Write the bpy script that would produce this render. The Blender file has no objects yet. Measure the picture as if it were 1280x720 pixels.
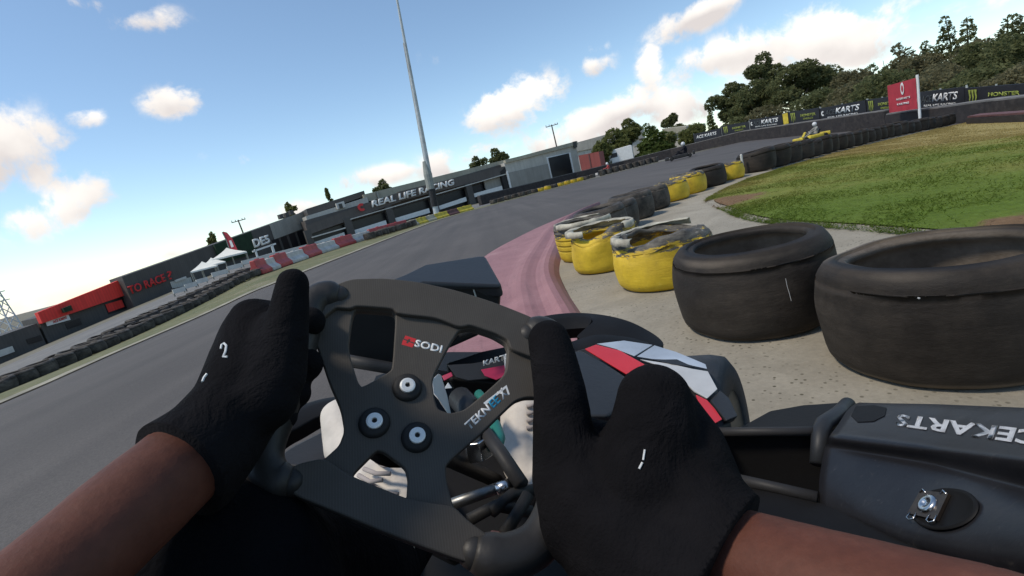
import bpy, bmesh, math, random
from mathutils import Vector, Matrix, Euler, noise
rnd = random.Random(7)
scn = bpy.context.scene
col = scn.collection
V = Vector
PI = math.pi

# ------------------------------------------------------------------ camera model
F = 600.0
H = 0.8
ROLL = math.atan(.245)
YC = 237.0
PITCH = math.atan((360 - YC) * math.cos(ROLL) / F)
ca, sa, cp, sp = math.cos(ROLL), math.sin(ROLL), math.cos(PITCH), math.sin(PITCH)
CAM = V((0, 0, H))
FW = V((0, cp, -sp))
U0 = V((0, sp, cp))
RT = ca * V((1, 0, 0)) - sa * U0
UP = sa * V((1, 0, 0)) + ca * U0


def ray(x, y):
    return (FW * F + RT * (x - 640) + UP * (360 - y)).normalized()


def sm(a, b, x):
    t = min(1.0, max(0.0, (x - a) / (b - a)))
    return t * t * (3 - 2 * t)


def T(x, y):
    """height of the gently falling ground"""
    r = math.hypot(x, y)
    if r < 4:
        return 0.0
    th = abs(math.degrees(math.atan2(x, y)))
    if th > 90:
        th = 180 - th
    k = (.0020 if x > 0 else .0028) * max(0.0, min(th, 52) - 28)
    return -sm(4, 16, r) * min(r, 150) * k


def D(x, y, d):
    return CAM + ray(x, y) * d


def Z(x, y, z):
    v = ray(x, y)
    return CAM + v * ((z - H) / v.z)


def R(x, y, r):
    v = ray(x, y)
    return CAM + v * (r / math.hypot(v.x, v.y))


def gr(x, y, off=0.0):
    return V((x, y, T(x, y) + off))


cam_d = bpy.data.cameras.new('camera')
cam = bpy.data.objects.new('camera', cam_d)
col.objects.link(cam)
m = Matrix((RT, UP, -FW)).transposed().to_4x4()
m.translation = CAM
cam.matrix_world = m
cam_d.sensor_width = 36
cam_d.lens = 36 * F / 1280
cam_d.clip_start = .02
cam_d.clip_end = 3000
scn.camera = cam


# ------------------------------------------------------------------ materials
def srgb(r, g, b):
    def f(c):
        c /= 255.
        return c / 12.92 if c <= .04045 else ((c + .055) / 1.055) ** 2.4
    return (f(r), f(g), f(b), 1)


def newmat(name):
    m = bpy.data.materials.new(name)
    m.use_nodes = True
    nt = m.node_tree
    b = nt.nodes['Principled BSDF']
    return m, nt, b


def N(nt, t, **kw):
    n = nt.nodes.new(t)
    for k, v in kw.items():
        if k.startswith('i_'):
            key = k[2:]
            n.inputs[int(key) if key.isdigit() else key].default_value = v
        else:
            setattr(n, k, v)
    return n


def L(nt, a, b):
    nt.links.new(a, b)


def ramp(nt, fac, stops):
    r = nt.nodes.new('ShaderNodeValToRGB')
    e = r.color_ramp.elements
    while len(e) > 1:
        e.remove(e[0])
    e[0].position = stops[0][0]
    e[0].color = stops[0][1]
    for p, c in stops[1:]:
        x = e.new(p)
        x.color = c
    L(nt, fac, r.inputs[0])
    return r.outputs[0]


def g(v):
    return (v, v, v, 1)


def mixc(nt, fac, a, b, mode='MIX'):
    m = nt.nodes.new('ShaderNodeMix')
    m.data_type = 'RGBA'
    m.blend_type = mode
    for sock, val in ((m.inputs[0], fac), (m.inputs[6], a), (m.inputs[7], b)):
        if hasattr(val, 'is_linked'):
            L(nt, val, sock)
        else:
            sock.default_value = val
    return m.outputs[2]


def noi(nt, scale, detail=5, rough=.6, coord='Object', vec=None, sc=None, dist=0.0):
    n = nt.nodes.new('ShaderNodeTexNoise')
    n.inputs['Scale'].default_value = scale
    n.inputs['Detail'].default_value = detail
    n.inputs['Roughness'].default_value = rough
    n.inputs['Distortion'].default_value = dist
    if vec is None:
        t = nt.nodes.new('ShaderNodeTexCoord')
        vec = t.outputs[coord]
    if sc:
        mp = nt.nodes.new('ShaderNodeMapping')
        mp.inputs['Scale'].default_value = sc
        L(nt, vec, mp.inputs[0])
        vec = mp.outputs[0]
    L(nt, vec, n.inputs['Vector'])
    return n.outputs['Fac']


def bump(nt, b, h, strength=.3, dist=.01):
    bm = nt.nodes.new('ShaderNodeBump')
    bm.inputs['Strength'].default_value = strength
    bm.inputs['Distance'].default_value = dist
    L(nt, h, bm.inputs['Height'])
    L(nt, bm.outputs[0], b.inputs['Normal'])


def simple(name, c, rough=.6, var=.25, scale=6, bs=.15, bscale=60, metal=0, bd=.004, spec=.5, coat=0):
    m, nt, b = newmat(name)
    n = noi(nt, scale)
    c = tuple(c[:3])
    dark = tuple(x * (1 - var) for x in c) + (1,)
    lite = tuple(min(1, x * (1 + var)) for x in c) + (1,)
    L(nt, ramp(nt, n, [(.3, dark), (.7, lite)]), b.inputs['Base Color'])
    b.inputs['Roughness'].default_value = rough
    b.inputs['Metallic'].default_value = metal
    b.inputs['Specular IOR Level'].default_value = spec
    b.inputs['Coat Weight'].default_value = coat
    if bs:
        bump(nt, b, noi(nt, bscale, 3), bs, bd)
    return m


def asphalt_mat():
    m, nt, b = newmat('asphalt')
    big = noi(nt, .35, 4, .6)
    fine = noi(nt, 90, 3, .7)
    c = ramp(nt, big, [(.3, (.072, .062, .055, 1)), (.7, (.097, .085, .076, 1))])
    c2 = ramp(nt, fine, [(.35, g(.72)), (.65, g(1.2))])
    c = mixc(nt, .8, c, c2, 'MULTIPLY')
    st = noi(nt, .6, 4, .6, sc=(3.0, .12, 1))
    c = mixc(nt, .8, c, ramp(nt, st, [(.35, g(.72)), (.65, g(1.14))]), 'MULTIPLY')
    L(nt, c, b.inputs['Base Color'])
    b.inputs['Roughness'].default_value = .82
    bump(nt, b, noi(nt, 160, 2), .4, .004)
    return m


def ground_mat(name, stops, s1=.5, s2=9, bs=.5):
    m, nt, b = newmat(name)
    n1 = noi(nt, s1, 6, .65)
    n2 = noi(nt, s2, 6, .7)
    c = ramp(nt, n1, stops)
    c = mixc(nt, .7, c, ramp(nt, n2, [(.3, g(.6)), (.7, g(1.25))]), 'MULTIPLY')
    L(nt, c, b.inputs['Base Color'])
    b.inputs['Roughness'].default_value = .95
    bump(nt, b, noi(nt, s2 * 4, 4), bs, .02)
    return m


MT = {}
MT['asphalt'] = asphalt_mat()
MT['ground'] = ground_mat('dry_ground', [(.3, (.10, .095, .06, 1)), (.5, (.16, .145, .10, 1)), (.7, (.2, .185, .15, 1))], .25, 5)


def concrete_mat():
    m, nt, b = newmat('concrete')
    n1 = noi(nt, 1.1, 6, .65)
    c = ramp(nt, n1, [(.3, (.26, .23, .175, 1)), (.55, (.335, .30, .235, 1)), (.75, (.40, .36, .285, 1))])
    n2 = noi(nt, 55, 4, .7)
    c = mixc(nt, .7, c, ramp(nt, n2, [(.3, g(.8)), (.7, g(1.12))]), 'MULTIPLY')
    # dark crumbs of rubber and old leaves
    v = nt.nodes.new('ShaderNodeTexVoronoi')
    v.inputs['Scale'].default_value = 38
    tc = nt.nodes.new('ShaderNodeTexCoord')
    L(nt, tc.outputs['Object'], v.inputs['Vector'])
    crumbs = ramp(nt, v.outputs['Distance'], [(.14, g(1)), (.24, g(0))])
    zone = ramp(nt, noi(nt, 1.7, 3, .6), [(.47, g(0)), (.6, g(1))])
    mm = N(nt, 'ShaderNodeMath', operation='MULTIPLY')
    L(nt, crumbs, mm.inputs[0])
    L(nt, zone, mm.inputs[1])
    c = mixc(nt, mm.outputs[0], c, (.07, .06, .035, 1))
    # long dark stains
    st = ramp(nt, noi(nt, .9, 5, .7, dist=1.2), [(.42, g(.66)), (.56, g(1))])
    c = mixc(nt, .45, c, st, 'MULTIPLY')
    L(nt, c, b.inputs['Base Color'])
    b.inputs['Roughness'].default_value = .9
    bump(nt, b, n2, .35, .006)
    return m


MT['concrete'] = concrete_mat()


def kerb_mat():
    m, nt, b = newmat('kerb_paint')
    c = ramp(nt, noi(nt, 2.5, 6, .7), [(.3, (.25, .11, .112, 1)), (.6, (.325, .155, .155, 1)), (.8, (.41, .25, .235, 1))])
    c = mixc(nt, .6, c, ramp(nt, noi(nt, 50, 4, .7), [(.3, g(.8)), (.7, g(1.12))]), 'MULTIPLY')
    scr = ramp(nt, noi(nt, 3.2, 6, .75, sc=(5, .7, 1), dist=.5), [(.35, g(.55)), (.45, g(1))])
    c = mixc(nt, .35, c, scr, 'MULTIPLY')
    L(nt, c, b.inputs['Base Color'])
    b.inputs['Roughness'].default_value = .6
    bump(nt, b, noi(nt, 30, 4), .3, .01)
    return m


MT['kerb'] = kerb_mat()


def grass_mat(name='grass'):
    m, nt, b = newmat(name)
    n1 = noi(nt, .42, 6, .65)
    tc = nt.nodes.new('ShaderNodeTexCoord')
    sx = nt.nodes.new('ShaderNodeSeparateXYZ')
    L(nt, tc.outputs['Object'], sx.inputs[0])
    ln = N(nt, 'ShaderNodeVectorMath', operation='LENGTH')
    L(nt, tc.outputs['Object'], ln.inputs[0])
    mr = N(nt, 'ShaderNodeMapRange')
    mr.inputs[1].default_value = 4
    mr.inputs[2].default_value = 17
    mr.inputs[3].default_value = 0
    mr.inputs[4].default_value = .75
    L(nt, ln.outputs['Value'], mr.inputs[0])
    ad = N(nt, 'ShaderNodeMath', operation='ADD')
    L(nt, n1, ad.inputs[0])
    L(nt, mr.outputs[0], ad.inputs[1])
    c = ramp(nt, ad.outputs[0], [(.3, (.092, .148, .020, 1)), (.62, (.135, .178, .032, 1)), (.85, (.24, .225, .06, 1)), (1.1, (.34, .27, .105, 1))])
    # bare brown earth where the grass is worn away
    n5 = noi(nt, 2.2, 6, .7)
    for (cx, cy, rr) in ((2.85, 6.0, .55), (2.6, 2.3, .28), (2.75, 1.7, .3)):
        mp = nt.nodes.new('ShaderNodeMapping')
        mp.vector_type = 'TEXTURE'
        mp.inputs['Location'].default_value = (cx, cy, 0)
        mp.inputs['Scale'].default_value = (rr, rr, 50)
        L(nt, tc.outputs['Object'], mp.inputs[0])
        l2 = N(nt, 'ShaderNodeVectorMath', operation='LENGTH')
        L(nt, mp.outputs[0], l2.inputs[0])
        m2 = N(nt, 'ShaderNodeMath', operation='MULTIPLY_ADD')
        L(nt, n5, m2.inputs[0])
        m2.inputs[1].default_value = 1.6
        m2.inputs[2].default_value = -.8
        m3 = N(nt, 'ShaderNodeMath', operation='ADD')
        L(nt, l2.outputs['Value'], m3.inputs[0])
        L(nt, m2.outputs[0], m3.inputs[1])
        c = mixc(nt, ramp(nt, m3.outputs[0], [(.75, g(1)), (1.0, g(0))]), c, (.20, .125, .07, 1))
    c = mixc(nt, .8, c, ramp(nt, noi(nt, 14, 6, .75), [(.3, g(.7)), (.7, g(1.3))]), 'MULTIPLY')
    L(nt, c, b.inputs['Base Color'])
    b.inputs['Roughness'].default_value = .9
    b.inputs['Specular IOR Level'].default_value = .1
    tr_ = nt.nodes.new('ShaderNodeBsdfTranslucent')
    L(nt, c, tr_.inputs['Color'])
    mx_ = nt.nodes.new('ShaderNodeMixShader')
    mx_.inputs[0].default_value = .5 if name == 'grass_blades' else 0.0
    L(nt, b.outputs[0], mx_.inputs[1])
    L(nt, tr_.outputs[0], mx_.inputs[2])
    L(nt, mx_.outputs[0], nt.nodes['Material Output'].inputs['Surface'])
    bump(nt, b, noi(nt, 40, 5), .8, .03)
    return m


MT['grass'] = grass_mat()
MT['grass_blades'] = grass_mat('grass_blades')
MT['strip'] = ground_mat('verge', [(.3, (.10, .115, .045, 1)), (.55, (.155, .15, .07, 1)), (.75, (.23, .205, .13, 1))], .7, 6)
MT['line'] = simple('edge_line', (.27, .25, .19), .9, .4, 2.5, 0)
MT['dirt'] = ground_mat('brown_dirt', [(.3, (.12, .075, .04, 1)), (.55, (.19, .13, .075, 1)), (.75, (.24, .18, .11, 1))], 1.2, 14)
MT['pit'] = ground_mat('pit_lane_paving', [(.3, (.13, .125, .12, 1)), (.7, (.2, .19, .175, 1))], .4, 5, .2)


def tyre_mat(name, base=(.022, .018, .015), dust=(.060, .049, .039), amount=(.4, .8), inside=False):
    m, nt, b = newmat(name)
    n = noi(nt, 4, 6, .7)
    c = ramp(nt, n, [(amount[0], base + (1,)), (amount[1], dust + (1,))])
    st = ramp(nt, noi(nt, 5.0, 7, .75, sc=(1, 1, 5), dist=.6), [(.3, g(.6)), (.5, g(.95)), (.72, g(1.6))])
    c = mixc(nt, .6, c, st, 'MULTIPLY')
    if inside:  # dusty brown inner wall, painted paler to stand for light in the hole
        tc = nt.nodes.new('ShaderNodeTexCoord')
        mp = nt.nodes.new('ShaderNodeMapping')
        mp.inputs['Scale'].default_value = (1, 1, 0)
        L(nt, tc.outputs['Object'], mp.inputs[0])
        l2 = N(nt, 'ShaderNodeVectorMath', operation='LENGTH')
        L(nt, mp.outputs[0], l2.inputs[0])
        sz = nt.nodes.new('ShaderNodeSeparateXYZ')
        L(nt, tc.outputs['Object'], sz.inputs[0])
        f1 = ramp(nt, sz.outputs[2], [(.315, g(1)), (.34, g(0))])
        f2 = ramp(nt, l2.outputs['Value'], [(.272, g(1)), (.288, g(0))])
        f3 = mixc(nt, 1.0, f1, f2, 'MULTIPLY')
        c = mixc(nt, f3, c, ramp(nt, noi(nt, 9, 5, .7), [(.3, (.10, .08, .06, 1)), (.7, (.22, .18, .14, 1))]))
    L(nt, c, b.inputs['Base Color'])
    L(nt, ramp(nt, n, [(.3, g(.5)), (.7, g(.85))]), b.inputs['Roughness'])
    b.inputs['Specular IOR Level'].default_value = .2
    bump(nt, b, noi(nt, 45, 5, .7, sc=(1, 1, 2.5)), .35, .006)
    return m


MT['tyre'] = tyre_mat('tyre_rubber')
MT['tyre_lit_in'] = tyre_mat('slick_tyre_rubber', inside=True)
MT['tyre_dusty'] = tyre_mat('dusty_tyre_rubber', (.028, .025, .022), (.14, .12, .10), (.38, .7))


def yellow_mat(name, peel, cream=.62):
    m, nt, b = newmat(name)
    tc = nt.nodes.new('ShaderNodeTexCoord')
    sx = nt.nodes.new('ShaderNodeSeparateXYZ')
    L(nt, tc.outputs['Object'], sx.inputs[0])
    n = noi(nt, 7, 7, .72, sc=(1, 1, 5.0))
    mr = N(nt, 'ShaderNodeMapRange')
    mr.inputs[1].default_value = .2
    mr.inputs[2].default_value = .35
    mr.inputs[3].default_value = 0
    mr.inputs[4].default_value = .42
    L(nt, sx.outputs[2], mr.inputs[0])
    a = N(nt, 'ShaderNodeMath', operation='ADD')
    L(nt, n, a.inputs[0])
    L(nt, mr.outputs[0], a.inputs[1])
    mask = ramp(nt, a.outputs[0], [(peel, g(1)), (peel + .025, g(0))])
    n2 = noi(nt, 5, 6, .7)
    yel = ramp(nt, n2, [(.25, (.22, .15, .03, 1)), (.42, (.50, .33, .015, 1)), (.65, (.66, .45, .02, 1)), (.8, (.72, .54, .08, 1))])
    dk = ramp(nt, noi(nt, 12, 6, .7, sc=(1, 1, 3)), [(.35, (.028, .024, .02, 1)), (cream, (.13, .115, .09, 1)), (cream + .12, (.5, .46, .38, 1))])
    c = mixc(nt, mask, dk, yel)
    L(nt, c, b.inputs['Base Color'])
    b.inputs['Roughness'].default_value = .65
    bump(nt, b, a.outputs[0], .5, .008)
    return m


MT['yellow'] = yellow_mat('flaking_yellow_paint', .64)
MT['yellow2'] = yellow_mat('worn_yellow_paint', .76)
MT['cream'] = simple('torn_cream_rubber', (.42, .39, .31), .8, .5, 9, .5, 40)
MT['black'] = simple('black_plastic', (.008, .0075, .0075), .6, .3, 5, .1, 120, spec=.2)
MT['slate'] = simple('slate_plastic', (.024, .026, .029), .5, .25, 4, .1, 90, spec=.3)
MT['darkgrey'] = simple('dark_grey_plastic', (.026, .025, .025), .55, .3, 5, .12, 90, spec=.25)
MT['metal'] = simple('bare_metal', (.55, .55, .55), .25, .2, 20, 0, metal=1)
MT['boltmetal'] = simple('bright_zinc', (.75, .74, .70), .45, .1, 30, 0, metal=.35)
MT['palesteel'] = simple('hazed_pale_steel', (.5, .52, .54), .7, .1, 3, 0)  # pylon steel, lightened in colour to stand in for distance haze
MT['dullmetal'] = simple('dull_metal', (.22, .22, .21), .4, .3, 20, 0, metal=.9)
MT['rubber'] = simple('black_rubber', (.018, .017, .016), .6, .35, 8, .2, 70, spec=.25)
MT['rubber_grip'] = simple('rubber_grip', (.024, .022, .020), .5, .35, 10, .12, 90, spec=.35)
MT['red'] = simple('red_plastic', (.55, .025, .03), .35, .15, 5, 0, coat=.3)
MT['crimson'] = simple('crimson_sticker', (.42, .02, .07), .4, .2, 5, 0)
MT['clipsteel'] = simple('dark_clip_steel', (.09, .07, .06), .35, .4, 40, 0, metal=.8)
MT['silver'] = simple('silver_sticker', (.38, .43, .49), .3, .25, 6, .1, 30, coat=.3)
MT['silver2'] = simple('pale_sticker', (.5, .5, .49), .35, .2, 8, .1, 30)
MT['white'] = simple('white_paint', (.72, .72, .7), .5, .08, 4, 0)
MT['brightwhite'] = simple('bright_white_print', (.9, .9, .9), .5, .06, 8, 0)
MT['offwhite'] = simple('off_white_paint', (.55, .53, .48), .6, .15, 2, 0)
MT['teal'] = simple('teal_plastic', (.02, .16, .13), .5, .2, 6, 0)
MT['cyan'] = simple('cyan_print', (.03, .30, .48), .5, .1, 6, 0)
MT['redp'] = simple('red_print', (.62, .03, .03), .5, .1, 6, 0)
MT['lgreen'] = simple('lime_print', (.30, .34, .06), .5, .1, 6, 0)


def carbon_mat():
    m, nt, b = newmat('wheel_plate_composite')
    b.inputs['Specular IOR Level'].default_value = .25
    w = nt.nodes.new('ShaderNodeTexWave')
    w.inputs['Scale'].default_value = 160
    tc = nt.nodes.new('ShaderNodeTexCoord')
    L(nt, tc.outputs['Object'], w.inputs['Vector'])
    c = ramp(nt, noi(nt, 9, 5, .6), [(.3, (.058, .050, .042, 1)), (.7, (.084, .074, .062, 1))])
    c = mixc(nt, .35, c, ramp(nt, w.outputs['Fac'], [(.3, g(.75)), (.7, g(1.2))]), 'MULTIPLY')
    L(nt, c, b.inputs['Base Color'])
    b.inputs['Roughness'].default_value = .68
    bump(nt, b, noi(nt, 150, 3), .12, .002)
    return m


MT['carbon'] = carbon_mat()


def fabric_mat(name, c, sc=500):
    m, nt, b = newmat(name)
    n = noi(nt, 14, 5, .6)
    L(nt, ramp(nt, n, [(.3, tuple(x * .7 for x in c) + (1,)), (.7, tuple(x * 1.3 for x in c) + (1,))]), b.inputs['Base Color'])
    b.inputs['Roughness'].default_value = .95
    b.inputs['Specular IOR Level'].default_value = .06
    b.inputs['Sheen Weight'].default_value = 0
    b1 = nt.nodes.new('ShaderNodeBump')
    b1.inputs['Strength'].default_value = .5
    b1.inputs['Distance'].default_value = .012
    L(nt, noi(nt, 22, 4, .55, dist=1.2), b1.inputs['Height'])
    b2 = nt.nodes.new('ShaderNodeBump')
    b2.inputs['Strength'].default_value = .5
    b2.inputs['Distance'].default_value = .002
    L(nt, noi(nt, sc, 2), b2.inputs['Height'])
    L(nt, b1.outputs[0], b2.inputs['Normal'])
    L(nt, b2.outputs[0], b.inputs['Normal'])
    return m


MT['glove'] = fabric_mat('black_glove_fabric', (.0085, .008, .009))
MT['trouser'] = fabric_mat('black_trouser_fabric', (.0035, .0035, .0045), 300)
MT['jacket'] = fabric_mat('dark_shirt_fabric', (.02, .02, .025), 300)


def skin_mat():
    m, nt, b = newmat('brown_skin')
    c = ramp(nt, noi(nt, 11, 7, .7), [(.3, (.070, .022, .013, 1)), (.55, (.105, .035, .021, 1)), (.75, (.145, .054, .034, 1))])
    c = mixc(nt, .5, c, ramp(nt, noi(nt, 160, 3, .6), [(.3, g(.8)), (.7, g(1.15))]), 'MULTIPLY')
    L(nt, c, b.inputs['Base Color'])
    b.inputs['Roughness'].default_value = .68
    b.inputs['Subsurface Weight'].default_value = .08
    b.inputs['Subsurface Radius'].default_value = (.01, .004, .002)
    b.inputs['Specular IOR Level'].default_value = .3
    bump(nt, b, noi(nt, 240, 3), .25, .0015)
    return m


MT['skin'] = skin_mat()
MT['shoe'] = simple('cream_shoe_leather', (.56, .50, .43), .6, .22, 12, .25, 60)
MT['lace'] = simple('grey_shoe_lace', (.30, .26, .24), .9, .2, 12, 0)


def leaf_mat(name, c1, c2):
    m, nt, b = newmat(name)
    c = ramp(nt, noi(nt, .9, 3, .6), [(.3, c1 + (1,)), (.7, c2 + (1,))])
    c = mixc(nt, .5, c, ramp(nt, noi(nt, 7, 3, .6), [(.3, g(.6)), (.7, g(1.4))]), 'MULTIPLY')
    L(nt, c, b.inputs['Base Color'])
    tr_ = nt.nodes.new('ShaderNodeBsdfTranslucent')
    L(nt, c, tr_.inputs['Color'])
    mx_ = nt.nodes.new('ShaderNodeMixShader')
    mx_.inputs[0].default_value = .5
    L(nt, b.outputs[0], mx_.inputs[1])
    L(nt, tr_.outputs[0], mx_.inputs[2])
    L(nt, mx_.outputs[0], nt.nodes['Material Output'].inputs['Surface'])
    b.inputs['Roughness'].default_value = .7
    b.inputs['Specular IOR Level'].default_value = .2
    return m


MT['leaf_dark'] = leaf_mat('dark_leaves', (.105, .12, .048), (.18, .19, .085))
MT['leaf_mid'] = leaf_mat('olive_leaves', (.12, .14, .045), (.2, .21, .075))
MT['leaf_warm'] = leaf_mat('brownish_leaves', (.145, .135, .068), (.22, .2, .11))
MT['leaf_green'] = leaf_mat('green_leaves', (.075, .105, .025), (.14, .18, .05))
MT['bark'] = simple('bark', (.10, .08, .06), .9, .35, 5, .5, 20)
MT['bark_pale'] = simple('pale_bark', (.26, .23, .19), .9, .3, 5, .5, 20)


def clad_mat(name, c, sc=3.0, var=.12):
    m, nt, b = newmat(name)
    tc = nt.nodes.new('ShaderNodeTexCoord')
    w = nt.nodes.new('ShaderNodeTexWave')
    w.inputs['Scale'].default_value = sc
    L(nt, tc.outputs['Object'], w.inputs['Vector'])
    cc = ramp(nt, noi(nt, .35, 5, .6), [(.3, tuple(x * (1 - var) for x in c) + (1,)), (.7, tuple(x * (1 + var) for x in c) + (1,))])
    cc = mixc(nt, .35, cc, ramp(nt, w.outputs['Fac'], [(.2, g(.8)), (.6, g(1.1))]), 'MULTIPLY')
    dr = ramp(nt, noi(nt, .8, 5, .7, sc=(3, 3, .35)), [(.35, g(.75)), (.6, g(1.08))])
    cc = mixc(nt, .5, cc, dr, 'MULTIPLY')
    L(nt, cc, b.inputs['Base Color'])
    b.inputs['Roughness'].default_value = .7
    return m


MT['wall_dark'] = clad_mat('dark_cladding', (.078, .070, .063))
MT['wall_brown'] = clad_mat('brown_grey_fascia', (.10, .085, .075))
MT['wall_light'] = clad_mat('pale_cladding', (.47, .45, .40))
MT['wall_mid'] = clad_mat('mid_grey_cladding', (.28, .27, .24))
MT['roof_tan'] = clad_mat('tan_roof_sheet', (.36, .33, .25), 6)
MT['opening'] = simple('dark_opening', (.012, .012, .015), .3, .3, 1, 0)
MT['redwall'] = clad_mat('red_fascia', (.78, .045, .032))
MT['hedge_dk'] = simple('green_shade_net', (.015, .035, .016), .9, .3, 2, .3, 10)
MT['barr_red'] = simple('faded_red_plastic', (.42, .055, .05), .55, .25, 3, .1, 20)
MT['barr_white'] = simple('dirty_white_plastic', (.5, .47, .43), .6, .25, 3, .1, 20)
MT['barr_cream'] = simple('stained_cream_plastic', (.42, .37, .27), .6, .3, 3, .1, 20)
MT['barr_yellow'] = simple('stained_yellow_plastic', (.55, .42, .04), .6, .35, 3, .1, 20)
MT['barr_maroon'] = simple('stained_maroon_plastic', (.13, .055, .05), .7, .3, 3, .1, 20)
MT['belt'] = tyre_mat('rubber_belt_wall', (.030, .026, .026), (.075, .065, .06), (.4, .8))
MT['belt_top'] = simple('belt_wall_top', (.16, .15, .14), .8, .3, 2, .2, 10)
MT['banner'] = simple('black_banner_vinyl', (.016, .015, .018), .5, .3, 2, 0)
MT['tent'] = simple('white_tent_fabric', (.78, .76, .68), .8, .08, 3, 0)
MT['redcloth'] = simple('red_banner_fabric', (.42, .03, .045), .65, .15, 2, .1, 8)
MT['pole'] = simple('galvanised_pole', (.45, .47, .46), .55, .25, 2, 0, metal=.3)
MT['polewrap'] = simple('grey_pole_padding', (.28, .29, .26), .8, .25, 2, .2, 8)
MT['container'] = clad_mat('red_container_sheet', (.26, .06, .05), 8)
MT['helmet'] = simple('white_helmet', (.6, .6, .6), .25, .1, 4, 0)


# ------------------------------------------------------------------ mesh helpers
class MB:
    def __init__(s):
        s.v = []
        s.f = []

    def poly(s, pts):
        i = len(s.v)
        s.v += [V(p) for p in pts]
        s.f.append(list(range(i, i + len(pts))))

    def box(s, c, sz, rot=0.0, mat=None):
        c = V(c)
        M_ = mat if mat is not None else Matrix.Rotation(rot, 3, 'Z')
        i = len(s.v)
        for x in (-.5, .5):
            for y in (-.5, .5):
                for z in (-.5, .5):
                    s.v.append(c + M_ @ V((x * sz[0], y * sz[1], z * sz[2])))
        for q in ((0, 1, 3, 2), (4, 6, 7, 5), (0, 4, 5, 1), (2, 3, 7, 6), (0, 2, 6, 4), (1, 5, 7, 3)):
            s.f.append([i + k for k in q])
        return s

    def prism(s, pts, off):
        """polygon and the same polygon moved by off, joined by sides"""
        n = len(pts)
        i = len(s.v)
        pts = [V(p) for p in pts]
        offs = off if isinstance(off, list) else [V(off)] * n
        s.v += pts + [p + V(o) for p, o in zip(pts, offs)]
        s.f.append(list(range(i, i + n)))
        s.f.append(list(range(i + 2 * n - 1, i + n - 1, -1)))
        for k in range(n):
            j = (k + 1) % n
            s.f.append([i + k, i + n + k, i + n + j, i + j])
        return s

    def tube(s, path, r, n=12, caps=True):
        path = [V(p) for p in path]
        rs = r if isinstance(r, (list, tuple)) else [r] * len(path)
        i = len(s.v)
        prev = None
        for k, p in enumerate(path):
            d = (path[min(k + 1, len(path) - 1)] - path[max(k - 1, 0)]).normalized()
            if prev is None:
                a = d.orthogonal().normalized()
            else:
                a = (prev - d * prev.dot(d)).normalized()
            prev = a
            b = d.cross(a)
            for q in range(n):
                t = 2 * PI * q / n
                s.v.append(p + (a * math.cos(t) + b * math.sin(t)) * rs[k])
        for k in range(len(path) - 1):
            for q in range(n):
                s.f.append([i + k * n + q, i + k * n + (q + 1) % n, i + (k + 1) * n + (q + 1) % n, i + (k + 1) * n + q])
        if caps:
            s.f.append([i + q for q in range(n)][::-1])
            s.f.append([i + (len(path) - 1) * n + q for q in range(n)])
        return s

    def lathe(s, prof, n=32, M_=None, closed=False):
        """profile of (r, z)"""
        i = len(s.v)
        m_ = len(prof)
        for q in range(n):
            t = 2 * PI * q / n
            for (r, z) in prof:
                p = V((r * math.cos(t), r * math.sin(t), z))
                s.v.append(M_ @ p if M_ is not None else p)
        for q in range(n):
            a, b = i + q * m_, i + ((q + 1) % n) * m_
            for k in range(m_ if closed else m_ - 1):
                l = (k + 1) % m_
                s.f.append([a + k, b + k, b + l, a + l])
        return s

    def sphere(s, c, r, n=12, mm=8, M_=None):
        c = V(c)
        rr = r if isinstance(r, (tuple, list)) else (r, r, r)
        i = len(s.v)
        for a in range(1, mm):
            for q in range(n):
                p = V((math.sin(PI * a / mm) * math.cos(2 * PI * q / n) * rr[0], math.sin(PI * a / mm) * math.sin(2 * PI * q / n) * rr[1], math.cos(PI * a / mm) * rr[2]))
                s.v.append(c + (M_ @ p if M_ is not None else p))
        t = V((0, 0, rr[2]))
        s.v.append(c + (M_ @ t if M_ is not None else t))
        s.v.append(c - (M_ @ t if M_ is not None else t))
        top, bot = len(s.v) - 2, len(s.v) - 1
        for a in range(mm - 2):
            for q in range(n):
                s.f.append([i + a * n + q, i + (a + 1) * n + q, i + (a + 1) * n + (q + 1) % n, i + a * n + (q + 1) % n])
        for q in range(n):
            s.f.append([top, i + q, i + (q + 1) % n])
            s.f.append([bot, i + (mm - 2) * n + (q + 1) % n, i + (mm - 2) * n + q])
        return s

    def build(s, name, mat, parent=None, smooth=False, bevel=0, origin=None, recalc=True, seg=2):
        me = bpy.data.meshes.new(name)
        o_ = V(origin) if origin is not None else V((0, 0, 0))
        me.from_pydata([v - o_ for v in s.v], [], s.f)
        if recalc:
            bm = bmesh.new()
            bm.from_mesh(me)
            bmesh.ops.recalc_face_normals(bm, faces=bm.faces)
            bm.to_mesh(me)
            bm.free()
        me.materials.append(MT[mat] if isinstance(mat, str) else mat)
        ob = bpy.data.objects.new(name, me)
        ob.location = o_
        col.objects.link(ob)
        if parent is not None:
            ob.parent = parent
            ob.location = o_ - (parent.get('_o') and V(parent['_o']) or V((0, 0, 0)))
        if smooth:
            for p in me.polygons:
                p.use_smooth = True
        if bevel:
            b = ob.modifiers.new('b', 'BEVEL')
            b.width = bevel
            b.segments = seg
            b.limit_method = 'ANGLE'
            b.angle_limit = math.radians(35)
            for p in me.polygons:
                p.use_smooth = True
            if hasattr(me, 'set_sharp_from_angle'):
                pass
            w = ob.modifiers.new('w', 'WEIGHTED_NORMAL')
            w.keep_sharp = True
        return ob


def tag(o, label=None, cat=None, group=None, kind=None):
    if label:
        o['label'] = label
    if cat:
        o['category'] = cat
    if group:
        o['group'] = group
    if kind:
        o['kind'] = kind
    return o


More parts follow.
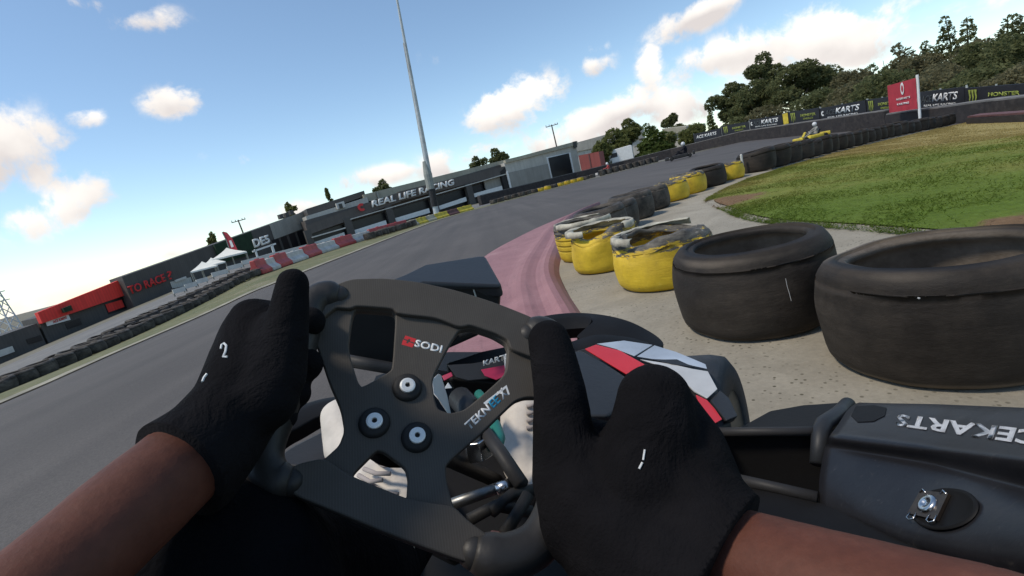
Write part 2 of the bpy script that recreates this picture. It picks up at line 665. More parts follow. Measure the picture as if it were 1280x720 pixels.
def empty(name, loc=(0, 0, 0), label=None, cat=None, group=None, rz=0):
    """An Empty at the thing's base; parts are built in WORLD coordinates and shifted by _o"""
    o = bpy.data.objects.new(name, None)
    o.empty_display_size = .1
    o.location = loc
    o.rotation_euler = (0, 0, rz)
    o['_o'] = list(loc)
    col.objects.link(o)
    return tag(o, label, cat, group)


KIDS = {}


def copy_tree(o, parent=None):
    c = o.copy()
    col.objects.link(c)
    c.parent = parent
    for ch in [x for x in list(col.objects) if x.parent == o]:
        copy_tree(ch, c)
    return c


def organic(name, chains, voxel, mat, parent=None, smooth=6, ell=()):
    mb = MB()
    for ch in chains:
        for k in range(len(ch)):
            mb.sphere(ch[k][0], ch[k][1], 14, 10)
            if k:
                mb.tube([ch[k - 1][0], ch[k][0]], [ch[k - 1][1], ch[k][1]], 14)
    for (c, r, M_) in ell:
        mb.sphere(c, r, 16, 12, M_)
    ob = mb.build(name, mat, None)
    rm = ob.modifiers.new('r', 'REMESH')
    rm.mode = 'VOXEL'
    rm.voxel_size = voxel
    s_ = ob.modifiers.new('s', 'SMOOTH')
    s_.factor = .6
    s_.iterations = smooth
    dg = bpy.context.evaluated_depsgraph_get()
    me = bpy.data.meshes.new_from_object(ob.evaluated_get(dg))
    ob.modifiers.clear()
    ob.data = me
    for p in me.polygons:
        p.use_smooth = True
    if parent is not None:
        ob.parent = parent
        if parent.get('_o'):
            ob.location = -V(parent['_o'])
    return ob


def text(name, body, origin, xd, yd, size, mat, parent=None, width=None, extrude=.002, bold=.0, shear=0.0, squeeze=1.0, absloc=None):
    """flat lettering: baseline starts at origin, runs along xd, cap height about size*.7 along yd"""
    cu = bpy.data.curves.new(name, 'FONT')
    cu.body = body
    cu.size = 1
    cu.offset = bold
    cu.shear = shear
    cu.resolution_u = 3
    t = bpy.data.objects.new(name, cu)
    col.objects.link(t)
    dg = bpy.context.evaluated_depsgraph_get()
    me = bpy.data.meshes.new_from_object(t.evaluated_get(dg))
    bpy.data.objects.remove(t)
    xs = [v.co.x for v in me.vertices]
    ys = [v.co.y for v in me.vertices]
    x0, x1, y0, y1 = min(xs), max(xs), min(ys), max(ys)
    xd, yd = V(xd).normalized(), V(yd)
    yd = (yd - xd * yd.dot(xd)).normalized()
    nz = xd.cross(yd)
    sy = size / (y1 - y0)
    sx = (width / (x1 - x0)) if width else sy * squeeze
    origin = V(origin)
    for v in me.vertices:
        v.co = origin + xd * ((v.co.x - x0) * sx) + yd * ((v.co.y - y0) * sy) + nz * v.co.z
    bm = bmesh.new()
    bm.from_mesh(me)
    r = bmesh.ops.extrude_face_region(bm, geom=bm.faces[:])
    vs = [e for e in r['geom'] if isinstance(e, bmesh.types.BMVert)]
    bmesh.ops.translate(bm, verts=vs, vec=nz * extrude)
    bmesh.ops.recalc_face_normals(bm, faces=bm.faces)
    bm.to_mesh(me)
    bm.free()
    me.materials.clear()
    me.materials.append(MT[mat])
    o = bpy.data.objects.new(name, me)
    col.objects.link(o)
    if parent is not None:
        o.parent = parent
        if parent.get('_o'):
            o.location = -V(parent['_o'])
    return o


# ------------------------------------------------------------------ ground and surfaces
def resample(pts, n):
    pts = [V(p) for p in pts]
    ls = [0]
    for a, b in zip(pts, pts[1:]):
        ls.append(ls[-1] + (b - a).length)
    out = []
    for i in range(n):
        t = ls[-1] * i / (n - 1)
        k = 0
        while k < len(pts) - 2 and ls[k + 1] < t:
            k += 1
        out.append(pts[k].lerp(pts[k + 1], (t - ls[k]) / max(1e-9, ls[k + 1] - ls[k])))
    return out


def smooth_line(pts, per=8):
    pts = [V((p[0], p[1], 0)) for p in pts]
    out = []
    for i in range(len(pts) - 1):
        p0, p1, p2, p3 = pts[max(0, i - 1)], pts[i], pts[i + 1], pts[min(len(pts) - 1, i + 2)]
        for k in range(per):
            t = k / per
            out.append(.5 * ((2 * p1) + (p2 - p0) * t + (2 * p0 - 5 * p1 + 4 * p2 - p3) * t * t + (3 * p1 - p0 - 3 * p2 + p3) * t ** 3))
    out.append(pts[-1])
    return out


def strip(name, A, B, mat, layer, nl=10, per=8, prof=None, sub=1):
    """sheet between polylines A and B (same number of points) laid on the ground"""
    a = smooth_line(A, per)
    b = smooth_line(B, per)
    v, f = [], []
    for p, q in zip(a, b):
        for j in range(nl + 1):
            t = j / nl
            c = p.lerp(q, t)
            r = math.hypot(c.x, c.y)
            z = T(c.x, c.y) + layer * (.005 + .0009 * r) + (prof(t) if prof else 0)
            v.append((c.x, c.y, z))
    for i in range(len(a) - 1):
        for j in range(nl):
            k = i * (nl + 1) + j
            f.append((k, k + 1, k + nl + 2, k + nl + 1))
    me = bpy.data.meshes.new(name)
    me.from_pydata(v, [], f)
    bm = bmesh.new()
    bm.from_mesh(me)
    bmesh.ops.recalc_face_normals(bm, faces=bm.faces)
    if sum(fc.normal.z for fc in bm.faces) < 0:
        bmesh.ops.reverse_faces(bm, faces=bm.faces)
    bm.to_mesh(me)
    bm.free()
    me.materials.append(MT[mat])
    o = bpy.data.objects.new(name, me)
    col.objects.link(o)
    o['kind'] = 'structure'
    return o


# base ground: polar sheet
rings = [0] + [.8 * 1.07 ** i for i in range(112)]
v, f = [V((0, 0, -.02))], []
NA = 180
for r in rings[1:]:
    for q in range(NA):
        t = 2 * PI * q / NA
        x, y = r * math.sin(t), r * math.cos(t)
        v.append(V((x, y, T(x, y) - .012)))
for q in range(NA):
    f.append((0, 1 + (q + 1) % NA, 1 + q))
for k in range(len(rings) - 2):
    for q in range(NA):
        a = 1 + k * NA
        f.append((a + q, a + (q + 1) % NA, a + NA + (q + 1) % NA, a + NA + q))
me = bpy.data.meshes.new('ground')
me.from_pydata(v, [], f)
me.materials.append(MT['ground'])
bm = bmesh.new()
bm.from_mesh(me)
bmesh.ops.recalc_face_normals(bm, faces=bm.faces)
if sum(fc.normal.z for fc in bm.faces) < 0:
    bmesh.ops.reverse_faces(bm, faces=bm.faces)
bm.to_mesh(me)
bm.free()
o = bpy.data.objects.new('ground', me)
col.objects.link(o)
o['kind'] = 'structure'

TL = [(-5.0, -12), (-5.1, -4), (-5.2, 1), (-5.27, 4.74), (-5.62, 7.0), (-5.35, 9.8), (-4.95, 15.2), (-4.2, 24), (-2.6, 33), (3, 39.5), (9, 43.5), (15, 45.5), (22, 47.5), (30, 47), (38, 43), (44, 38), (50, 30), (52, 20)]
TR = [(-.1, -12), (-.1, -4), (-.2, 1), (.1, 3.5), (.6, 5.0), (1.2, 7.5), (2.2, 9.6), (2.7, 10.1), (3.2, 10.3), (3.9, 10.4), (4.6, 10.5), (5.4, 10.9), (6.6, 11.6), (9, 13.7), (12, 15.8), (15, 17.6), (17.6, 18.7), (20, 18)]
strip('track', TL, TR, 'asphalt', 1, 24)
strip('track_edge_line', [(x - .26 if y < 34 else x - .1, y + (.0 if y < 34 else .16)) for x, y in TL[:14]], TL[:14], 'line', 2, 1)
# verge beyond the line
VO = [(-8.2, -12), (-8.2, -4), (-8.2, 1), (-8.2, 4.74), (-8.3, 7.0), (-8.5, 9.8), (-8.6, 15.2), (-8.6, 24), (-6.6, 34), (1.5, 42), (8, 45), (14.5, 47), (22, 49), (31, 48.5)]
strip('verge', [(x - .26 if y < 34 else x - .1, y + (.0 if y < 34 else .16)) for x, y in TL[:14]], VO, 'strip', 1, 4)
strip('pit_lane', VO, [(-24, -12), (-24, -4), (-24, 1), (-26, 8), (-30, 14), (-30, 20), (-30, 28), (-26, 40), (-20, 52), (-8, 60), (2, 64), (8, 66), (14, 68), (20, 70)], 'pit', 1, 16)

KL = [(-.8, -5), (-.72, 0), (-.67, 1.95), (-.66, 2.81), (-.59, 4.38), (-.22, 6.65), (.49, 8.29), (1.45, 9.75), (2.1, 10.6)]
KR = [(.4, -5), (.36, 0), (.33, 1.54), (.35, 2.4), (.42, 4.0), (.72, 5.61), (1.23, 8.31), (1.75, 9.65), (2.3, 10.45)]


def kprof(t):
    z = .028 * sm(0, .12, t)
    z += .04 * math.exp(-((t - .70) / .09) ** 2) + .055 * math.exp(-((t - .90) / .06) ** 2)
    return z if t < .999 else 0


strip('painted_kerb', KL, KR, 'kerb', 2, 26, prof=kprof)
CA = [(.4, -5), (.36, 0), (.33, 1.54), (.42, 4.0), (.72, 5.61), (1.23, 8.31), (2.2, 9.9), (3.6, 10.35), (5.0, 10.7), (6.6, 11.6), (9, 13.7), (12, 15.8), (15, 17.6), (17.4, 18.7)]
GB = [(3.4, -5), (2.7, 0), (2.45, 1.6), (2.42, 3.0), (2.38, 4.2), (2.62, 5.3), (3.0, 6.6), (3.9, 7.7), (5.2, 8.75), (6.9, 10.1), (9.2, 12.1), (12.0, 14.1), (14.6, 15.8), (17.4, 17.4)]
strip('concrete_apron', CA, GB, 'concrete', 2, 8)
GO = [(60, -5), (60, 0), (60, 1.6), (60, 3), (58, 6), (56, 10), (54, 14), (52, 18), (50, 22), (46, 26), (42, 28), (36, 28), (30, 26), (22, 21)]
strip('infield', GB, GO, 'grass', 3, 60)
# dirt patches on the grass edge
def patch(name, cx, cy, rx, ry, rot, mat, layer, seed):
    n = 44
    pts = []
    for i in range(n):
        t = 2 * PI * i / n
        w = 1 + .30 * noise.noise(V((math.cos(t) * 1.7, math.sin(t) * 1.7, seed))) + .12 * noise.noise(V((math.cos(t) * 6, math.sin(t) * 6, seed)))
        x, y = rx * w * math.cos(t), ry * w * math.sin(t)
        c, s = math.cos(rot), math.sin(rot)
        X, Y = cx + x * c - y * s, cy + x * s + y * c
        pts.append(V((X, Y, 0)))
    v, f = [], []
    K = 6
    for k in range(1, K + 1):
        for p in pts:
            X = cx + (p.x - cx) * k / K
            Y = cy + (p.y - cy) * k / K
            v.append((X, Y, T(X, Y) + layer * (.005 + .0009 * math.hypot(X, Y))))
    f.append(list(range(n)))
    for k in range(K - 1):
        for i in range(n):
            j = (i + 1) % n
            f.append((k * n + i, k * n + j, (k + 1) * n + j, (k + 1) * n + i))
    me = bpy.data.meshes.new(name)
    me.from_pydata(v, [], f)
    me.materials.append(MT[mat])
    o = bpy.data.objects.new(name, me)
    col.objects.link(o)
    o['kind'] = 'structure'
    return o



# grass blades (one mass)
mb_v, mb_f = [], []
gb = smooth_line(GB, 8)
gb2 = smooth_line(GO, 8)
cnt = 0
while cnt < 110000:
    i = rnd.randrange(8 * 2, len(gb) - 8)
    t = rnd.random() ** 2.0 * (.16 if rnd.random() < .7 else .34) - .0025
    u = rnd.random()
    p = gb[i].lerp(gb[i - 1], u).lerp(gb2[i].lerp(gb2[i - 1], u), t)
    if (p.x - 3.05) ** 2 + (p.y - 5.95) ** 2 < .33 or (p.x - 2.75) ** 2 + (p.y - 2.55) ** 2 < .15:
        if rnd.random() < .93:
            continue
    cnt += 1
    r = math.hypot(p.x, p.y)
    dn = noise.noise(V((p.x * 1.5, p.y * 1.5, 0)))
    if dn < -.15 and rnd.random() < .6:
        continue
    h = (.008 + .013 * rnd.random()) * (1 + dn * .8)
    w = .0025 + .0006 * r
    a = rnd.random() * 2 * PI
    dx, dy = math.cos(a) * w, math.sin(a) * w
    z = T(p.x, p.y) + 3 * (.005 + .0009 * r) - .003
    lx, ly = rnd.gauss(0, .03), rnd.gauss(0, .03)
    k = len(mb_v)
    mb_v += [(p.x - dx, p.y - dy, z), (p.x + dx, p.y + dy, z), (p.x + lx, p.y + ly, z + h)]
    mb_f.append((k, k + 1, k + 2))
me = bpy.data.meshes.new('grass')
me.from_pydata(mb_v, [], mb_f)
me.materials.append(MT['grass_blades'])
o = bpy.data.objects.new('grass', me)
col.objects.link(o)
o['kind'] = 'stuff'
o['label'] = 'short green grass on the infield beside the tyres'


# ------------------------------------------------------------------ tyres
def tyre_profile(Ro, h, Ri, grooves=0):
    s = min(.055, h * .2)
    pr = []
    # outer wall up
    pr.append((Ro - s * 1.1, 0.004))
    pr.append((Ro - s * .5, s * .15))
    pr.append((Ro - s * .12, s * .55))
    nst = 10
    for k in range(nst + 1):
        z = s + (h - 2 * s) * k / nst
        bulge = .012 * math.sin(PI * k / nst)
        pr.append((Ro + bulge, z))
        if grooves and k in (2, 4, 6, 8):
            pr += [(Ro + bulge, z + .004), (Ro - .012, z + .005), (Ro - .012, z + .014), (Ro + bulge, z + .015)]
    pr += [(Ro + .001, h - s - .006), (Ro - .0035, h - s + .001), (Ro - .003, h - s * .8)]
    pr.append((Ro - s * .22, h - s * .5))
    pr.append((Ro - s * .5, h - s * .12))
    pr.append((Ro - s * 1.1, h))
    pr.append((Ri + .035, h - .012))
    pr.append((Ri + .012, h - .006))
    pr.append((Ri, h - .016))
    pr.append((Ri + .004, h - .034))
    pr.append((Ri + .03, h - .045))
    pr.append((Ro - .05, h - .07))
    pr.append((Ro - .03, h * .5))
    pr.append((Ro - .05, .06))
    pr.append((Ri + .03, .035))
    pr.append((Ri, .02))
    pr.append((Ri + .01, 0.004))
    return pr


def make_tyre(name, x, y, Ro, h, Ri, mat, seed, warp=.012, grooves=0, z0=0.0, n=56, tilt=(0, 0), torn=False):
    mb = MB()
    mb.lathe(tyre_profile(Ro, h, Ri, grooves), n, closed=True)
    for i, p in enumerate(mb.v):
        d = noise.noise(V((p.x * 2.6, p.y * 2.6, p.z * 2.0 + seed * 7.7)))
        e = noise.noise(V((p.x * 9, p.y * 9, p.z * 9 + seed * 3.1)))
        rad = V((p.x, p.y, 0)).normalized()
        amt = warp * (.3 + p.z / h)
        mb.v[i] = p + rad * (d * amt * 2 + e * warp * .35) + V((0, 0, d * warp * 1.6 * (p.z / h)))
        if torn and p.z > h * .6:
            ang = math.atan2(p.y, p.x)
            mb.v[i] = mb.v[i] + V((0, 0, -.05 * max(0, math.sin(ang * 2 + seed)) * sm(.6, 1, p.z / h) + .03 * e))
    ob = mb.build(name, mat, None, smooth=True)
    ob.location = (x, y, T(x, y) + .008 + .0018 * math.hypot(x, y) + z0)
    ob.rotation_euler = (tilt[0], tilt[1], seed * 1.3)
    return ob


ORD = ['first', 'second', 'third', 'fourth', 'fifth', 'sixth', 'seventh', 'eighth', 'ninth', 'tenth', 'eleventh', 'twelfth', 'thirteenth', 'fourteenth', 'fifteenth', 'sixteenth', 'seventeenth', 'eighteenth', 'nineteenth', 'twentieth']
ORD += ['twenty-' + x for x in ORD[:9]] + ['thirtieth'] + ['thirty-' + x for x in ORD[:9]] + ['fortieth'] + ['forty-' + x for x in ORD[:9]] + ['fiftieth'] + ['fifty-' + x for x in ORD[:9]] + ['sixtieth']
GT = 'tyres lining the kerb beside the kart'
tyre_b = t = make_tyre('slick_tyre', 1.235, 1.36, .295, .335, .205, 'tyre_lit_in', 1, .016, n=96)
tag(t, 'largest black slick tyre, standing flat beside the sidepod, nearest the camera', 'tyre', GT)
tyre_a = t = make_tyre('slick_tyre', 1.01, 1.985, .298, .355, .205, 'tyre_lit_in', 2.2, .016, n=96)
tag(t, 'black slick tyre between the nearest big tyre and the flaking yellow one', 'tyre', GT)
y1 = make_tyre('yellow_wall_tyre', .985, 2.98, .30, .33, .20, 'yellow', 3.4, .02, n=72, torn=True)
tag(y1, 'flaking yellow tyre with torn cream rim, next to the black slick tyres', 'tyre', GT)
y2 = make_tyre('yellow_wall_tyre', .80, 3.86, .275, .34, .19, 'yellow2', 4.1, .02, n=72, torn=True)
tag(y2, 'brighter yellow tyre with a torn cream band, behind the flaking yellow tyre', 'tyre', GT)
y3 = make_tyre('ribbed_tyre', .80, 4.55, .275, .36, .19, 'yellow', 5.2, .015, grooves=1, n=72)
tag(y3, 'ribbed black and yellow tyre at the kerb, behind the torn yellow tyres', 'tyre', GT)


def torn_band(parent, R0, a0, a1, h, w, seed):
    v, f = [], []
    n = 40
    for i in range(n + 1):
        a = a0 + (a1 - a0) * i / n
        e = noise.noise(V((i * .23, seed, 0)))
        e2 = noise.noise(V((i * .31, seed, 5)))
        r1 = R0 + .012 + .02 * e
        r0 = R0 - w * (1 + .5 * e2) * (.35 + .65 * math.sin(PI * i / n))
        z1 = h - .004 - .02 * (1 + e2) * .6
        z2 = h + .008 + .012 * e
        z3 = h + .002 + .016 * e2
        for (r, z) in ((r1 + .006, z1 - .02), (r1, z1 + .02), ((r1 * 2 + r0) / 3, z2), (r0, z3)):
            v.append(V((r * math.cos(a), r * math.sin(a), z)))
    for i in range(n):
        for j in range(3):
            k = i * 4 + j
            f.append((k, k + 1, k + 5, k + 4))
    mb = MB()
    mb.v, mb.f = v, f
    ob = mb.build('torn_rubber_band', 'cream', None, smooth=True)
    so = ob.modifiers.new('s', 'SOLIDIFY')
    so.thickness = .003
    ob.parent = parent
    ob.rotation_euler = (0, 0, -parent.rotation_euler.z)
    return ob


torn_band(y1, .29, math.radians(30), math.radians(215), .335, .05, 1.0)
torn_band(y2, .265, math.radians(-60), math.radians(230), .345, .06, 3.0)
torn_band(y3, .265, math.radians(40), math.radians(330), .36, .04, 6.0)

proto = {}


def put(kind, x, y, label, group, s=1.0, rz=None, zs=1.0):
    key = kind
    if key not in proto:
        nm, mat_, Ro, h, Ri, sd = {
            'dusty': ('worn_tyre', 'tyre_dusty', .29, .34, .19, 6.1),
            'black': ('black_tyre', 'tyre', .30, .36, .20, 7.3),
            'yel': ('yellow_wall_tyre', 'yellow2', .29, .34, .19, 8.7),
            'far': ('track_tyre', 'tyre_dusty', .30, .34, .20, 9.9),
            'fary': ('yellow_wall_tyre', 'yellow2', .30, .34, .20, 2.9)}[kind]
        ob = make_tyre(nm, 0, 0, Ro, h, Ri, mat_, sd, .018, n=40)
        proto[key] = ob
        used = ob
    else:
        used = proto[key].copy()
        col.objects.link(used)
    used.location = (x, y, T(x, y) + .008 + .0018 * math.hypot(x, y))
    used.rotation_euler = (rnd.gauss(0, .02), rnd.gauss(0, .02), rz if rz is not None else rnd.random() * 6)
    used.scale = (s * rnd.uniform(.96, 1.04), s * rnd.uniform(.96, 1.04), zs * rnd.uniform(.93, 1.06))
    tag(used, label, 'tyre', group)
    return used


for i, (x, y) in enumerate([(1.12, 5.3), (1.45, 5.95), (1.85, 6.6), (2.3, 7.2)]):
    put('dusty', x, y, f'greyish worn tyre, {ORD[i]} of the dark ones beyond the torn yellow tyres', 'worn dark tyres along the kerb', zs=1.05)
for i, (k, x, y) in enumerate([('yel', 2.85, 7.75), ('yel', 3.35, 8.25), ('black', 3.88, 8.65), ('yel', 4.42, 9.0)]):
    lab = ['yellow tyre beside the last worn dark tyre', 'yellow tyre directly left of the lone black one in the bend', 'lone black tyre between two yellow ones in the bend', 'yellow tyre leaning on the thin marker post'][i]
    put(k, x, y, lab, 'tyres in the middle of the bend')
row = resample([(x, y, 0) for x, y in [(5.25, 9.5), (6.9, 10.75), (9.1, 12.6), (12, 14.9), (14.7, 16.7), (17.4, 18.3)]], 24)
for i, p in enumerate(row):
    put('black', p.x, p.y, f'black tyre edging the grass, {ORD[i]} from the thin marker post', 'black tyres edging the grass', s=1.1, zs=1.08)
# left hand rows
r1_ = resample([(x, y, 0) for x, y in [(-7.9, 4.5), (-7.9, 7.2), (-8.1, 10.4), (-8.2, 13.8), (-8.4, 17.0)]], 34)
for i, p in enumerate(r1_):
    put('far', p.x, p.y, f'dusty black tyre along the far verge, {ORD[i]} from the left edge', 'dusty tyres on the far verge', s=.80, zs=.62)
r2_ = resample([(x, y, 0) for x, y in [(-10.6, 6.5), (-10.8, 12), (-10.4, 17), (-9.6, 21.5)]], 36)
for i, p in enumerate(r2_):
    put('far', p.x, p.y, f'dusty tyre of the rear row before the buildings, {ORD[i]} from the left edge', 'rear row of tyres before the buildings', s=.9, zs=.7)
r3_ = resample([(x, y, 0) for x, y in [(-6.6, 25.5), (-5.2, 31.0)]], 8)
for i, p in enumerate(r3_):
    put('far', p.x, p.y, f'dark tyre lying before the red and white barriers, {ORD[i]} from the left', 'dark tyres before the red and white barriers')
seq = 'fffffffffyffyyfyyyyffff'
r4_ = resample([(x, y, 0) for x, y in [(.2, 38.6), (4.4, 41.8), (9.6, 44.8)]], 16)
for i, p in enumerate(r4_):
    yl = i in (7, 8, 10, 11, 12, 13)
    put('fary' if yl else 'far', p.x, p.y, f"{'yellow' if yl else 'dark'} tyre across the track below the long pale building, {ORD[i]} from the left", 'tyres across the track below the pale building')
r5_ = resample([(x, y, 0) for x, y in [(10.6, 45.0), (15.8, 45.6)]], 9)
for i, p in enumerate(r5_):
    put('far', p.x, p.y, f'dark tyre on the barrier tip before the white van, {ORD[i]} from the left', 'dark tyres on the barrier tip', zs=1.5)

# thin marker post
mb = MB()
b_ = gr(4.86, 9.28)
mb.tube([b_, b_ + V((0, 0, .40))], .022, 10)
mb.box(b_ + V((0, 0, .012)), (.12, .12, .02))
mb.sphere(b_ + V((0, 0, .40)), .024, 10, 6)
tag(mb.build('marker_post', 'offwhite', None), 'thin white marker post between the yellow and black tyres', 'post')


# ------------------------------------------------------------------ plastic barriers
def barrier(p0, p1, h, w, mat, label, group, name='plastic_barrier'):
    p0, p1 = V((p0[0], p0[1], 0)), V((p1[0], p1[1], 0))
    d = (p1 - p0)
    Ln = d.length - .04
    d.normalize()
    n = V((-d.y, d.x, 0))
    prof = [(-w / 2, 0), (-w / 2, h * .28), (-w * .22, h * .55), (-w * .18, h), (w * .18, h), (w * .22, h * .55), (w / 2, h * .28), (w / 2, 0)]
    z = T(p0.x, p0.y) + .03
    o_ = V((p0.x, p0.y, z))
    e = empty(name, o_, label, 'barrier', group)
    mb = MB()
    mb.prism([o_ + n * a + V((0, 0, b)) for a, b in prof], d * Ln)
    mb.build('body', mat, e, bevel=.03)
    mb = MB()
    for t in (.5,):
        mb.box(o_ + d * Ln * t + V((0, 0, h + .012)), (.16, .1, .03), math.atan2(d.y, d.x))
    mb.build('filler_cap', mat, e)
    return e


seqb = [('barr_red', 'red'), ('barr_white', 'white'), ('barr_red', 'red'), ('barr_white', 'white'), ('barr_red', 'red'), ('barr_white', 'white'), ('barr_red', 'red'), ('barr_white', 'white'), ('barr_red', 'red'), ('barr_red', 'red'), ('barr_cream', 'cream'), ('barr_yellow', 'yellow'), ('barr_cream', 'cream'), ('barr_yellow', 'yellow'), ('barr_maroon', 'maroon'), ('barr_yellow', 'yellow')]
pxs = [312, 326, 337, 353, 374, 392, 415, 437, 459, 482, 506, 518, 530, 541, 557, 570, 588]
rr = [18.5, 19.2, 20, 21, 22.5, 24, 25.5, 27, 28.5, 30, 31.5, 32.6, 33.5, 34.3, 35.4, 36.4, 37.6]
bpts = []
for x, r in zip(pxs, rr):
    yb = 240 + .245 * (640 - x)
    q = R(x, yb, r)
    bpts.append((q.x, q.y))
for i, (mt, cn) in enumerate(seqb):
    h = .46 if i < 10 else .42
    lab = f'{cn} plastic barrier block in the painted chain across the track, {ORD[i]} from the tents'
    barrier(bpts[i], bpts[i + 1], h * (1.15 if cn == 'red' else 1), .5, mt, lab, 'painted barrier blocks across the track')


# ------------------------------------------------------------------ belt walls
def beltwall(pts, h, w, label, top='belt_top'):
    pts = [V((p[0], p[1], 0)) for p in pts]
    o_ = gr(pts[0].x, pts[0].y)
    e = empty('barrier_wall', o_, label, 'barrier wall')
    for nm, mt, z0, z1, ww in (('body', 'belt', -.15, h, w), ('top_rail', top, h + .003, h + .06, w * .8)):
        v, f = [], []
        pl = []
        for a, b in zip(pts, pts[1:]):
            n = max(1, int((b - a).length / 1.2))
            for k in range(n):
                pl.append(a.lerp(b, k / n))
        pl.append(pts[-1])
        for i, p in enumerate(pl):
            d = (pl[min(i + 1, len(pl) - 1)] - pl[max(i - 1, 0)]).normalized()
            n = V((-d.y, d.x, 0))
            j = .04 * noise.noise(V((i * 1.3, 0, 0))) if nm == 'body' else .03 * noise.noise(V((i * .9, 3, 0)))
            zz = T(p.x, p.y)
            for (s_, z) in ((-1, z0), (-1, z1), (1, z1), (1, z0)):
                q = p + n * (s_ * ww / 2 + j)
                v.append(V((q.x, q.y, zz + z + (j if z > 0 else 0))))
        for i in range(len(pl) - 1):
            for j in range(4):
                k = (j + 1) % 4
                f.append((i * 4 + j, i * 4 + k, i * 4 + 4 + k, i * 4 + 4 + j))
        f.append((0, 1, 2, 3))
        f.append(tuple(len(v) - 4 + q for q in range(4))[::-1])
        mb = MB()
        mb.v, mb.f = v, f
        mb.build(nm, mt, e)
    return e


def rp(x, r):
    """ground point under picture column x near the horizon at range r"""
    q = R(x, YC - .245 * (x - 640) + 6, r)
    return (q.x, q.y)


beltwall([rp(600, 47), rp(660, 51), rp(720, 56), rp(780, 58), rp(840, 58), rp(880, 56), rp(940, 50), rp(1000, 44), rp(1060, 38), rp(1110, 35)], .95, .5, 'long black rubber faced wall on the far side of the track')
beltwall([rp(1112, 33), rp(1180, 29), rp(1240, 26), rp(1330, 23)], .75, .5, 'black rubber wall behind the grass under the large adverts')
beltwall([rp(1215, 24), rp(1330, 19)], .3, .4, 'low red topped wall on the right behind the grass', 'barr_maroon')


# ------------------------------------------------------------------ advertising banners
def vert_at(x, y, r):
    return R(x, y, r)


def claw(parent, o_, xd, size, mat, ext=.02):
    """three dripping vertical claw strokes"""
    up = V((0, 0, 1))
    nz = xd.cross(up)
    mb = MB()
    for i, (x0, bt) in enumerate(((0, .15), (.30, 0), (.60, .12))):
        pts = [(x0, 1), (x0 + .25, .98), (x0 + .18, .75), (x0 + .23, .5), (x0 + .14, .3), (x0 + .12, bt), (x0 + .06, bt + .2), (x0 + .10, .5), (x0 + .05, .75)]
        mb.prism([o_ + xd * a * size + up * b * size for a, b in pts], nz * ext)
    return mb.build('claw_mark', mat, parent)


def advert(x0, t0, b0, r0, x1, t1, b1, r1, label, style, group='adverts on the far fence'):
    A, B = R(x0, b0, r0), R(x1, b1, r1)
    At, Bt = R(x0, t0, r0), R(x1, t1, r1)
    hz = ((At.z - A.z) + (Bt.z - B.z)) / 2
    xd = V((B.x - A.x, B.y - A.y, 0))
    Wd = xd.length
    xd.normalize()
    zb0, zb1 = A.z, B.z
    slope = V((B.x - A.x, B.y - A.y, zb1 - zb0)).normalized()
    nz = slope.cross(V((0, 0, 1))).normalized()
    e = empty('advert_banner', A, label, 'advert banner', group)
    mb = MB()
    mb.prism([A, B, B + V((0, 0, hz)), A + V((0, 0, hz))], -nz * .05)
    mb.build('panel', 'banner', e)
    mb = MB()
    for t_ in (0, .5, 1):
        q = A.lerp(B, t_) - nz * .1
        mb.tube([V((q.x, q.y, T(q.x, q.y) - .2)), q + V((0, 0, hz + .05))], .035, 8)
    mb.build('support_post', 'pole', e)
    up = V((0, 0, 1))
    fo = nz * .012
    if style == 'karts':
        text('lettering', 'ACE', A + slope * Wd * .13 + up * hz * .42 + fo, slope, up, hz * .36, 'dullmetal', e, Wd * .24, .01, .0, .25)
        text('lettering', 'KARTS', A + slope * Wd * .37 + up * hz * .40 + fo, slope, up, hz * .42, 'white', e, Wd * .52, .01, .03, .25)
        text('small_lettering', 'REAL LIFE RACING', A + slope * Wd * .18 + up * hz * .17 + fo, slope, up, hz * .11, 'white', e, Wd * .66, .01, .01)
        mb = MB()
        c = A + slope * Wd * .075 + up * hz * .58 + fo
        rr_ = hz * .19
        arc = [(math.cos(t_) * rr_, math.sin(t_) * rr_) for t_ in [math.radians(50 + 26 * k) for k in range(11)]]
        inn = [(x * .45 + .1 * rr_, y * .45) for x, y in arc][::-1]
        mb.prism([c + slope * x + up * y for x, y in arc + inn], nz * .01)
        mb.build('round_emblem', 'white', e)
    elif style == 'energy':
        claw(e, A + slope * Wd * .08 + up * hz * .12 + fo, slope, hz * .78, 'lgreen', .01)
        text('lettering', 'MONSTER', A + slope * Wd * .42 + up * hz * .50 + fo, slope, up, hz * .2, 'lgreen', e, Wd * .48, .01, .02)
        text('small_lettering', 'ENERGY', A + slope * Wd * .50 + up * hz * .28 + fo, slope, up, hz * .13, 'lgreen', e, Wd * .32, .01)
    elif style == 'yellow':
        mb = MB()
        mb.prism([A + slope * Wd * .05 + fo, A + slope * Wd * .95 + fo, A + slope * Wd * .95 + up * hz * .95 + fo, A + slope * Wd * .05 + up * hz * .95 + fo], nz * .01)
        mb.build('yellow_print', 'barr_yellow', e)
    elif style == 'small':
        text('lettering', 'ACE KARTS', A + slope * Wd * .1 + up * hz * .35 + fo, slope, up, hz * .38, 'white', e, Wd * .75, .01, .02, .2)
    return e


